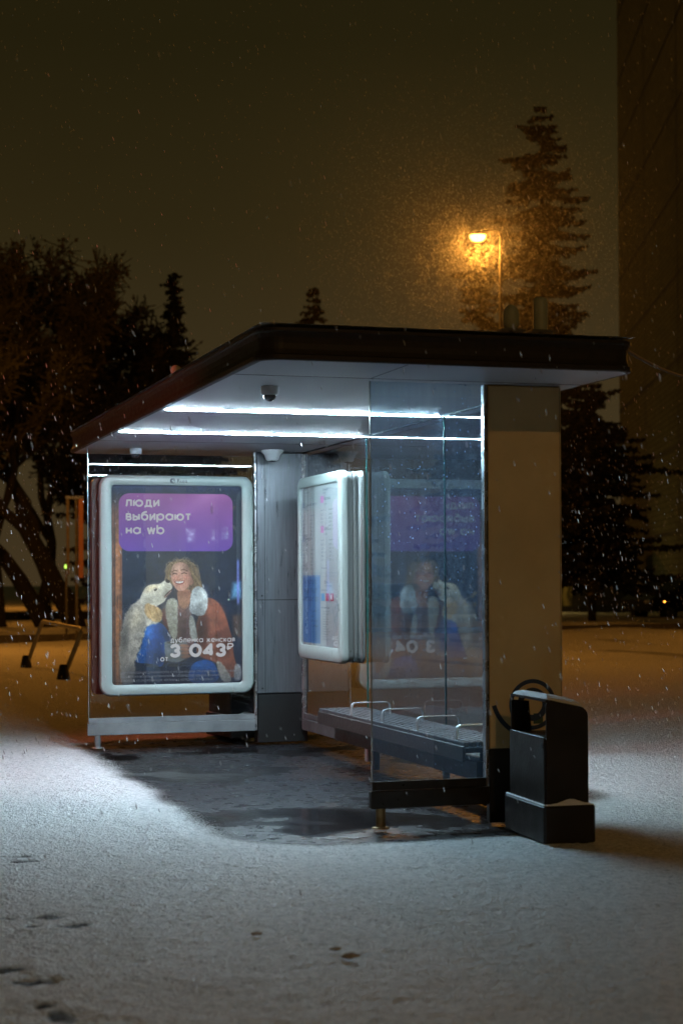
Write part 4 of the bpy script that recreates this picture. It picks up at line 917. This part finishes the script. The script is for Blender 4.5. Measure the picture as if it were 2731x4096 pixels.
# ------------------------------------------------------------------ trees
def quads_from(P, A, B):
    """P centre (n,3); A, B half axes"""
    V = np.stack([P-A-B, P+A-B, P+A+B, P-A+B], 1).reshape(-1,3); F = np.arange(len(V)).reshape(-1,4); return V, F
def spruce(label, x, y, H, Rb, seed, z0=1.2, levels=46, dens=1., snow=.12, upper=.75):
    rg = np.random.default_rng(seed); t = thing('spruce_tree', label, 'spruce', (x,y,0), 'spruces beyond the kerb')
    mb = MB(); mb.tube([(x,y,0),(x+.05,y,H*.5),(x,y,H*.98)], [.03*H*.6,.016*H*.6,.01], 9); obj('trunk', mb, M['bark'], t)
    Ps = []; As = []; Bs = []
    for L in range(levels):
        f = (L+rg.random()*.6)/levels; zc = z0+(H-z0)*f
        rad = max(.22 if f < .97 else .1, Rb*(1-f)**upper*(1-.25*math.sin(f*9+seed))); nb = 7 if f < .8 else 5
        for k in range(nb):
            az = rg.random()*2*math.pi; Ln = rad*rg.uniform(.35,1.1)*(1 if rg.random() > .14 else 1.4)+.12
            droop = rg.uniform(.15,.5)*(1-f*.6); ns = max(3, int(Ln/.075*dens))
            for i in range(ns):
                s = (i+.5)/ns; r_ = Ln*s; zz = zc-droop*Ln*(s**1.1)+.22*Ln*max(0,s-.65)**1.0
                c = np.array((x+r_*math.cos(az), y+r_*math.sin(az), zz))
                w_ = (.10+.34*(1-s)**.7*min(1,Ln/1.2))*rg.uniform(.6,1.3)
                for sd_ in (-1, 1, 0):
                    if sd_: dirv = np.array((-math.sin(az)*sd_+.6*math.cos(az), math.cos(az)*sd_+.6*math.sin(az), -rg.uniform(.25,1.1)))
                    else: dirv = np.array((.5*math.cos(az), .5*math.sin(az), -rg.uniform(.3,1.2)))
                    dirv /= np.linalg.norm(dirv); ln = w_*rg.uniform(.5,1.)
                    wv = np.cross(dirv, rg.normal(size=3)); wv /= np.linalg.norm(wv)+1e-9
                    Ps.append(c+dirv*ln*.5+rg.normal(size=3)*.025); As.append(dirv*ln*.5); Bs.append(wv*rg.uniform(.03,.065))
    P = np.array(Ps); A = np.array(As); B = np.array(Bs); sel = rg.random(len(P)) < snow
    for nm, q, m in (('crown', ~sel, M['needle']), ('snowy_twigs', sel, M['needle2'])):
        V, F = quads_from(P[q], A[q], B[q]); fast_mesh(nm, V, F, m, t)
    return t
spruce('tallest spruce, right behind the lit street lamp', 18.2,41.4,16.6,3.5,3, z0=1.7, levels=54, snow=.07, upper=.72)
spruce('middle-height spruce partly behind the lit street lamp, left of the tallest', 16.4,42.1,12.4,2.3,8, z0=1.5, levels=46, snow=.10, upper=.6)
spruce('narrow spruce rising over the left slope of the shelter roof', 7.05,44.9,11.3,3.3,14, z0=1.0, levels=74, snow=.04, upper=1.15)
spruce('small far spruce whose tip just shows above the middle of the roof', 12.7,48.4,11.7,3.0,23, z0=1.0, levels=56, snow=.05, upper=.9)
spruce('short dense spruce standing right of the near column', 19.3,40.2,7.6,2.5,31, z0=1.6, levels=40, snow=.18, upper=.5)

def broadleaf(label, x, y, H, lean, seed, trunk_r, spread, leaf_n=2.2):
    rg = random.Random(seed); t = thing('bare_tree', label, 'tree', (x,y,0), 'bare trees at the left')
    mb = MB(); tips = []
    def grow(p, d, ln, r, depth):
        pts = [p]; q = p; dd = d.copy(); n_ = 4 if depth < 3 else 3
        for i in range(n_):
            dd = (dd+Vector((rg.gauss(0,.16),rg.gauss(0,.16),rg.gauss(0,.10)+.05))).normalized(); q = q+dd*(ln/n_); pts.append(q)
        rs = [r*(1-.42*i/n_) for i in range(n_+1)]
        if depth < 5: mb.tube(pts, rs, 7 if depth < 2 else 4, caps=False)
        if depth >= 3: tips.append((pts, r))
        if depth < 5:
            for k in range(3 if depth < 2 else 3 if rg.random() < .75 else 2):
                a = rg.uniform(.35,.95); ax = Vector((rg.gauss(0,1),rg.gauss(0,1),rg.gauss(0,.5))).normalized()
                nd = (dd+ax*a+Vector((0,0,.12))).normalized(); nd.x *= spread; nd.normalize()
                st = pts[-1] if k == 0 else pts[rg.choice([-2,-1,-1])]
                grow(st, nd, ln*rg.uniform(.62,.86), r*.56, depth+1)
    grow(Vector((x,y,0)), Vector(lean).normalized(), H*.28, trunk_r, 0)
    obj('trunk', mb, M['bark'], t)
    rn = np.random.default_rng(seed); P = []; A = []; B = []
    for pts, r in tips:
        for i in range(len(pts)-1):
            for _ in range(int(leaf_n*2)):
                s = rn.random(); c = np.array(pts[i].lerp(pts[i+1], s)); d = rn.normal(size=3)+np.array(pts[i+1]-pts[i])*1.2+np.array((0,0,.35)); d /= np.linalg.norm(d); ln = rn.uniform(.10,.34)
                wv = np.cross(d, rn.normal(size=3)); wv /= np.linalg.norm(wv)+1e-9
                P.append(c+d*ln); A.append(d*ln); B.append(wv*rn.uniform(.010,.022))
                if rn.random() < .8: 
                    u = rn.normal(size=3); u /= np.linalg.norm(u); P.append(c+d*ln*rn.uniform(.5,2)); A.append(u*rn.uniform(.03,.075)); B.append(np.cross(u, wv)*rn.uniform(.03,.065))
    V, F = quads_from(np.array(P), np.array(A), np.array(B)); fast_mesh('crown', V, F, M['twig'], t)
    return t
G = broadleaf('leaning bare tree with a thick trunk forking low, nearest the poster', 3.35,41.,10.6,(-.10,.0,1),5,.40,1.0,9)
broadleaf('bare tree with a trunk leaning left, second from the poster', 2.6,41.3,12.6,(-.28,.05,1),12,.30,1.0,9)
broadleaf('straight bare tree at the left edge of the photo', 1.2,41.6,13.0,(.02,0,1),19,.28,1.0,9)
broadleaf('bushy bare tree reaching toward the left end of the roof', 5.4,45.,9.0,(.12,0,1),27,.22,1.15,9)

broadleaf('dense tall tree behind the other bare trees at the left edge', 3.6,49.,13.4,(-.05,0,1),41,.24,1.1,8)
broadleaf('dense lower tree behind the bare trees, left of the narrow spruce', 6.6,50.5,8.6,(.05,0,1),47,.22,1.2,8)
# shrubs on the bank
def shrub(label, x, y, r, h, seed):
    rn = np.random.default_rng(seed); N = int(1500*r); a = rn.random(N)*2*np.pi; q = rn.random(N)**.5; zz = rn.random(N)
    P = np.stack([x+np.cos(a)*q*r*(1-.5*zz), y+np.sin(a)*q*r*(1-.5*zz), .15+zz*h*(1-.35*q)], 1); d = rn.normal(size=(N,3))+np.array((0,0,.8)); d /= np.linalg.norm(d,axis=1)[:,None]
    wv = np.cross(d, rn.normal(size=(N,3))); wv /= np.linalg.norm(wv,axis=1)[:,None]
    s = thing('shrub', label, 'shrub', (x,y,0), 'low shrubs by the parked car'); V, F = quads_from(P, d*.10, wv*.018); fast_mesh('foliage', V, F, M['leafdry'], s)
    mb = MB()
    for k in range(6): aa = k*1.05; mb.tube([(x+.05*math.cos(aa),y+.05*math.sin(aa),.0),(x+r*.5*math.cos(aa),y+r*.5*math.sin(aa),h*.7)], [.02,.006], 5)
    obj('stem', mb, M['bark'], s)
shrub('low dark shrub behind the sign post, left of the shelter', 5.2, 39.5, .9, .9, 3)
shrub('rounded dark shrub at the right edge in front of the parked car', 25.0, 41.6, 1.0, 1.9, 6)

def shop_light(c, e):
    m = bpy.data.materials.new('shop_glow'); m.use_nodes = True; nt = m.node_tree; n = nt.nodes; l = nt.links; n.clear()
    tc = n.new('ShaderNodeTexCoord'); t = n.new('ShaderNodeTexVoronoi'); t.inputs['Scale'].default_value = 3; l.new(tc.outputs['Object'], t.inputs['Vector'])
    r = n.new('ShaderNodeMapRange'); r.inputs['From Min'].default_value = .1; r.inputs['From Max'].default_value = .6; r.inputs['To Min'].default_value = e; r.inputs['To Max'].default_value = e*.12; l.new(t.outputs['Distance'], r.inputs[0])
    em = n.new('ShaderNodeEmission'); em.inputs[0].default_value = (*c,1); l.new(r.outputs[0], em.inputs[1]); o = n.new('ShaderNodeOutputMaterial'); l.new(em.outputs[0], o.inputs[0]); return m
SHOPGLOW = ((18.1,18.9,3.9,4.75,(.75,.85,1.),9.),(19.9,20.3,3.95,4.75,(.8,.85,1.),8.),(20.55,21.0,4.1,4.85,(.55,.85,.95),6.),(21.5,22.4,4.2,4.6,(.3,1.,.75),7.),(21.2,22.6,6.0,6.12,(1.,.45,.08),14.))  # last two are a green sign and an orange streak, not windows
# ------------------------------------------------------------------ buildings
BM = bpy.data.materials.new('dark_brick_facade'); BM.use_nodes = True; nt = BM.node_tree; n = nt.nodes; l = nt.links; b = n['Principled BSDF']
tc = n.new('ShaderNodeTexCoord'); br = n.new('ShaderNodeTexBrick'); br.inputs['Scale'].default_value = 1.; br.inputs['Brick Width'].default_value = .5; br.inputs['Row Height'].default_value = .22; br.inputs['Mortar Size'].default_value = .02
br.inputs['Color1'].default_value = (.15,.17,.13,1); br.inputs['Color2'].default_value = (.12,.135,.10,1); br.inputs['Mortar'].default_value = (.07,.08,.06,1)
l.new(tc.outputs['UV'], br.inputs['Vector']); l.new(br.outputs[0], b.inputs['Base Color']); b.inputs['Roughness'].default_value = .9
def building(name, label, p0, p1, depth, H, mt, wins=True):
    a = Vector(p0); c = Vector(p1); d = (c-a); L = d.length; d.normalize(); nrm = Vector((-d.y, d.x))   # away side
    if nrm.dot(Vector((1,0.3))) < 0: nrm = -nrm
    t = thing(name, label, 'building', ((a.x+c.x)/2,(a.y+c.y)/2,0))
    def P(u, z, k=0): q = a+d*u+nrm*k; return (q.x,q.y,z)
    mb = MB(); mb.add([P(0,0),P(L,0),P(L,H),P(0,H),P(0,0,depth),P(L,0,depth),P(L,H,depth),P(0,H,depth)], [(0,1,2,3),(1,5,6,2),(5,4,7,6),(4,0,3,7),(3,2,6,7)])
    wl = obj('wall', mb, mt, t); uv = wl.data.uv_layers.new(name='UVMap'); me = wl.data
    for poly in me.polygons:
        for li_ in poly.loop_indices:
            v = me.vertices[me.loops[li_].vertex_index].co+world_loc(t); uv.data[li_].uv = ((Vector((v.x,v.y))-a).dot(d)+(Vector((v.x,v.y))-a).dot(nrm), v.z)
    mb = MB()
    for fl in range(1, int(H/3.1)): mb.add([P(0,fl*3.1,-.02),P(L,fl*3.1,-.02),P(L,fl*3.1+.12,-.02),P(0,fl*3.1+.12,-.02)], [(0,1,2,3)])
    for u in (L*.28, L*.55, L*.8): mb.add([P(u,0,-.03),P(u+.10,0,-.03),P(u+.10,H,-.03),P(u,H,-.03)], [(0,1,2,3)])
    obj('panel_joint', mb, M['groove'], t)
    if wins:
        for u in (L*.62, L*.9):
            for fl in range(1, int(H/3.1)):
                mb = MB(); z = fl*3.1+1.0
                mb.add([P(u,z,-.04),P(u+1.5,z,-.04),P(u+1.5,z+1.5,-.04),P(u,z+1.5,-.04)], [(0,1,2,3)]); wf = obj('window', mb, M['carglass'], t)
    return t
building('brick_building', 'tall dark brick building filling the right edge of the photo', (32.6,65.), (20.5,32.), 12, 38, BM)
# low wall made up as a pavilion, giving the yellow patch behind the trees
pv = thing('pavilion', 'low pavilion made up for a yellow-lit patterned wall right of the shelter column', 'pavilion', (24.5,54.,0))
PVM = bpy.data.materials.new('patterned_lit_plaster'); PVM.use_nodes = True; nt = PVM.node_tree; n = nt.nodes; l = nt.links; b = n['Principled BSDF']
tc = n.new('ShaderNodeTexCoord'); wv_ = n.new('ShaderNodeTexWave'); wv_.inputs['Scale'].default_value = .7; wv_.inputs['Distortion'].default_value = 9; wv_.inputs['Detail'].default_value = 2; l.new(tc.outputs['Object'], wv_.inputs['Vector'])
rp = n.new('ShaderNodeValToRGB'); rp.color_ramp.elements[0].color = (.10,.09,.045,1); rp.color_ramp.elements[1].color = (.5,.42,.18,1); l.new(wv_.outputs[0], rp.inputs[0]); l.new(rp.outputs[0], b.inputs['Base Color'])  # yellow of the lamplight is put into the plaster colours
mb = MB(); mb.box(20.5,25.0,54.,57.,0,2.4); obj('wall', mb, PVM, pv)
mb = MB(); mb.bbox(20.2,28.0,53.7,57.3,2.4,2.6,.02); obj('roof', mb, M['kerb'], pv)
mb = MB(); mb.bbox(25.0,27.9,54.0,57.,0,2.4,.01); obj('door', mb, M['kerb'], pv)
mb = MB(); mb.bbox(22.2,22.6,53.60,53.69,2.28,2.36,.01); wl_ = obj('added_lamp', mb, emission('added_lamp_glow', (1,.66,.2), 12.), pv)
ld = bpy.data.lights.new('added_wall_light', 'POINT'); ld.energy = 60; ld.color = (1.,.68,.2); ld.shadow_soft_size = .1
lo = bpy.data.objects.new('added_wall_light', ld); COL.objects.link(lo); lo.parent = pv; lo.location = (22.4-24.5, 53.0-54., 2.0)  # fixture and point light both added to brighten the pavilion wall

sb = thing('shop_building', 'long shop building with lit windows, green sign and orange streak behind the viewer', 'building', (30,-86,0))
mb = MB(); mb.box(0,60,-100,-85.3,0,9); obj('wall', mb, BM, sb)
for x0_, x1_, z0_, z1_, c_, e_ in SHOPGLOW:
    mb = MB(); mb.bbox(x0_-.1,x1_+.1,-85.3,-85.2,z0_-.1,z1_+.1,.02); wf = obj('window', mb, M['groove'], sb)
    mb = MB(); mb.box(x0_,x1_,-85.2,-85.17,z0_,z1_); obj('glow_panel', mb, shop_light(c_, e_), wf)
# ------------------------------------------------------------------ parked car (far right, in the dark)
def car(x, y, rz):
    c = thing('parked_car', 'dark parked car with a small amber marker light at the far right', 'car', (0,0,0))
    side = [(-2.1,.35),(-2.15,.75),(-1.75,.95),(-1.15,1.0),(-.7,1.42),(.75,1.46),(1.45,1.02),(2.05,.92),(2.15,.55),(2.1,.3)]
    mb = MB(); rings = []
    for yy, sc in ((-.85,.9),(-.8,1),(.8,1),(.85,.9)): rings.append([(px*(1 if sc==1 else .985), yy, .3+(pz-.3)*(1 if sc==1 else .96)) for px, pz in side])
    mb.loft(rings, True, True, False); body = obj('body', mb, M['carpaint'], c)
    mb = MB()
    for s in (-1,1):
        for q in ([(-1.0,1.02),(-.62,1.36),(-.02,1.38),(-.02,1.02)], [(.04,1.02),(.04,1.38),(.68,1.38),(1.28,1.04)]):
            pts = [(px, s*.856, pz) for px, pz in q]; mb.add(pts, [(0,1,2,3)])
    obj('window', mb, M['carglass'], c)
    for wx in (-1.35,1.35):
        for s in (-1,1):
            mb = MB(); mb.tube([(wx,s*.68,.32),(wx,s*.875,.32)], .32, 20); wh = obj('wheel', mb, M['rubber'], c)
            mb = MB(); mb.tube([(wx,s*.872,.32),(wx,s*.885,.32)], .19, 12); obj('rim', mb, M['trim'], wh)
    mb = MB(); mb.bbox(-2.165,-2.12,-.78,-.5,.62,.74,.01); obj('headlight', mb, M['trim'], c)
    mb = MB(); mb.bbox(-1.62,-1.56,-.868,-.852,.66,.70,.002); obj('marker_light', mb, emission('amber_marker', (1,.35,.04), 9.), c)
    c.location = (x,y,0); c.rotation_euler = (0,0,rz)
car(24.9, 44.6, R(12))
# small green signal light among the trees
sgn = thing('signal_light', 'small green signal light on a thin post among the left trees', 'signal light', (2.0,33.6,0))
mb = MB(); mb.tube([(2.0,33.62,.1),(2.0,33.62,1.95)], .03, 8); obj('post', mb, M['pole'], sgn)
mb = MB(); mb.lathe([(.03,1.76),(.05,1.78),(.05,1.84),(.03,1.86)], 2.0,33.55, 12); obj('lamp', mb, emission('green_glow', (.55,1.,.12), 2.2), sgn)

# ------------------------------------------------------------------ falling snow
def flakes(name, P, L, Wd, m, tilt=(.20,-.10,-1.)):
    N = len(P); d = np.array(tilt)+rng.normal(size=(N,3))*.09; d /= np.linalg.norm(d,axis=1)[:,None]
    toC = np.array(CAM)-P; toC /= np.linalg.norm(toC,axis=1)[:,None]; toC = toC+rng.normal(size=(N,3))*.35
    s = np.cross(d, toC); s /= np.linalg.norm(s,axis=1)[:,None]; t = np.cross(d, s)
    a = d*L[:,None]*.5; b_ = s*Wd[:,None]*.5; c = t*Wd[:,None]*.35
    # flat-ended little crystals clumps: 6-vertex bipyramids stretched along the fall
    V = np.stack([P-a, P+b_-a*.3, P+c-a*.25, P-b_-a*.2, P-c-a*.3, P+a], 1)
    V2 = np.stack([P+b_+a*.45, P+c+a*.4, P-b_+a*.5, P-c+a*.42], 1)
    V = np.concatenate([V, V2], 1).reshape(-1,3); base = (np.arange(N)*10)[:,None]
    T_ = np.array([(0,2,1),(0,3,2),(0,4,3),(0,1,4),(5,6,7),(5,7,8),(5,8,9),(5,9,6),(1,2,7),(1,7,6),(2,3,8),(2,8,7),(3,4,9),(3,9,8),(4,1,6),(4,6,9)])
    F = (base[:,None]+T_[None]).reshape(-1,3)
    return fast_mesh(name, V, F, m)
FM = bpy.data.materials.new('snowflake'); FM.use_nodes = True; nt = FM.node_tree; n = nt.nodes; l = nt.links; n.clear()
o_ = n.new('ShaderNodeOutputMaterial'); df = n.new('ShaderNodeBsdfDiffuse'); df.inputs[0].default_value = (.9,.92,.95,1); tl_ = n.new('ShaderNodeBsdfTranslucent'); tl_.inputs[0].default_value = (.9,.92,.95,1)
tr = n.new('ShaderNodeBsdfTransparent'); m1 = n.new('ShaderNodeMixShader'); m1.inputs[0].default_value = .62; l.new(df.outputs[0], m1.inputs[1]); l.new(tl_.outputs[0], m1.inputs[2])
m2 = n.new('ShaderNodeMixShader'); m2.inputs[0].default_value = .36; l.new(tr.outputs[0], m2.inputs[1]); l.new(m1.outputs[0], m2.inputs[2]); l.new(m2.outputs[0], o_.inputs[0])
def frustum(N, z0, z1, y_top=2.0, y_bot=-.9):
    z = (z0**3+rng.random(N)*(z1**3-z0**3))**(1/3.); u = (rng.random(N)-.5)*1568*1.35/3985; v = (rng.random(N)*1.25-.62)*2352/3985+.03
    F_ = np.array(fwd); R_ = np.array(rt); U_ = np.array(up)
    return np.array(CAM)+z[:,None]*(F_+u[:,None]*R_+v[:,None]*U_)
P = frustum(36000, 6.6, 24.)
inside = (P[:,0]>XL-.02)&(P[:,0]<XR+.3)&(P[:,1]>Y0-.02)&(P[:,1]<Y1)&(P[:,2]<2.75)
keep = (~inside | ((rng.random(len(P)) < .10)&(P[:,2]<2.45)&(P[:,0]<-.6))) & (P[:,2] > .03)
keep &= (P[:,2] < 2.9) | (rng.random(len(P)) < .2)
rel = P-np.array(CAM); py_ = (rel@np.array(up))/(rel@np.array(fwd)); keep &= (py_ > -.115) | (rng.random(len(P)) < .22)
P = P[keep]; s_ = rng.random(len(P))**2
sf = flakes('falling_snow', P, .013+.028*s_, .0030+.0042*s_, FM); sf['kind'] = 'stuff'; sf['label'] = 'snowflakes falling slantwise through the shelter light'; sf['category'] = 'falling snow'
LC = np.array((6.9,18.6,7.2)); N = 26000; dr_ = rng.normal(size=(N,3)); dr_ /= np.linalg.norm(dr_,axis=1)[:,None]
P = LC+dr_*(rng.random(N)**.95)[:,None]*3.1; P = P[(np.linalg.norm(P-LC,axis=1) > .25)]; s_ = rng.random(len(P))
sf2 = flakes('falling_snow', P, .007+.014*s_, .0022+.0024*s_, FM, (.22,0,-1)); sf2['kind'] = 'stuff'; sf2['label'] = 'snowflakes glowing orange around the lit street lamp'; sf2['category'] = 'falling snow'
# mist around the lamp
HM = bpy.data.materials.new('snow_mist'); HM.use_nodes = True; nt = HM.node_tree; n = nt.nodes; l = nt.links; n.clear()
o_ = n.new('ShaderNodeOutputMaterial'); vs = n.new('ShaderNodeVolumeScatter'); vs.inputs['Density'].default_value = .05; vs.inputs['Anisotropy'].default_value = .2; vs.inputs[0].default_value = (1,.95,.85,1); l.new(vs.outputs[0], o_.inputs['Volume'])
gg = n.new('ShaderNodeNewGeometry'); dv = n.new('ShaderNodeVectorMath'); dv.operation = 'DISTANCE'; dv.inputs[1].default_value = (6.9,18.6,7.2); l.new(gg.outputs['Position'], dv.inputs[0])
q1 = n.new('ShaderNodeMapRange'); q1.inputs['From Min'].default_value = 0; q1.inputs['From Max'].default_value = 5.6; q1.inputs['To Min'].default_value = 1; q1.inputs['To Max'].default_value = 0; l.new(dv.outputs['Value'], q1.inputs[0])
q2 = n.new('ShaderNodeMath'); q2.operation = 'POWER'; q2.inputs[1].default_value = 1.7; l.new(q1.outputs[0], q2.inputs[0])
q3 = n.new('ShaderNodeMath'); q3.operation = 'MULTIPLY'; q3.inputs[1].default_value = .011; l.new(q2.outputs[0], q3.inputs[0]); l.new(q3.outputs[0], vs.inputs['Density'])
mb = MB(); rr_ = 7.5
mb.lathe([(rr_*math.cos(R(a)), 7.2+rr_*.94*math.sin(R(a))) for a in (-89,-70,-50,-30,-10,10,30,50,70,89)], 6.9, 19.5, 28)
hz = obj('snow_mist', mb, HM); hz['kind'] = 'stuff'; hz['label'] = 'orange glowing mist of fine snow around the street lamp'; hz['category'] = 'mist'

# ------------------------------------------------------------------ render
scene.view_settings.view_transform = 'Standard'; scene.view_settings.look = 'None'; scene.view_settings.exposure = 0
cy = scene.cycles; cy.use_denoising = True
try: cy.denoiser = 'OPENIMAGEDENOISE'
except Exception: pass
cy.max_bounces = 8; cy.diffuse_bounces = 3; cy.glossy_bounces = 5; cy.transparent_max_bounces = 24; cy.volume_bounces = 0
cy.sample_clamp_indirect = 6; cy.caustics_reflective = False; cy.caustics_refractive = False
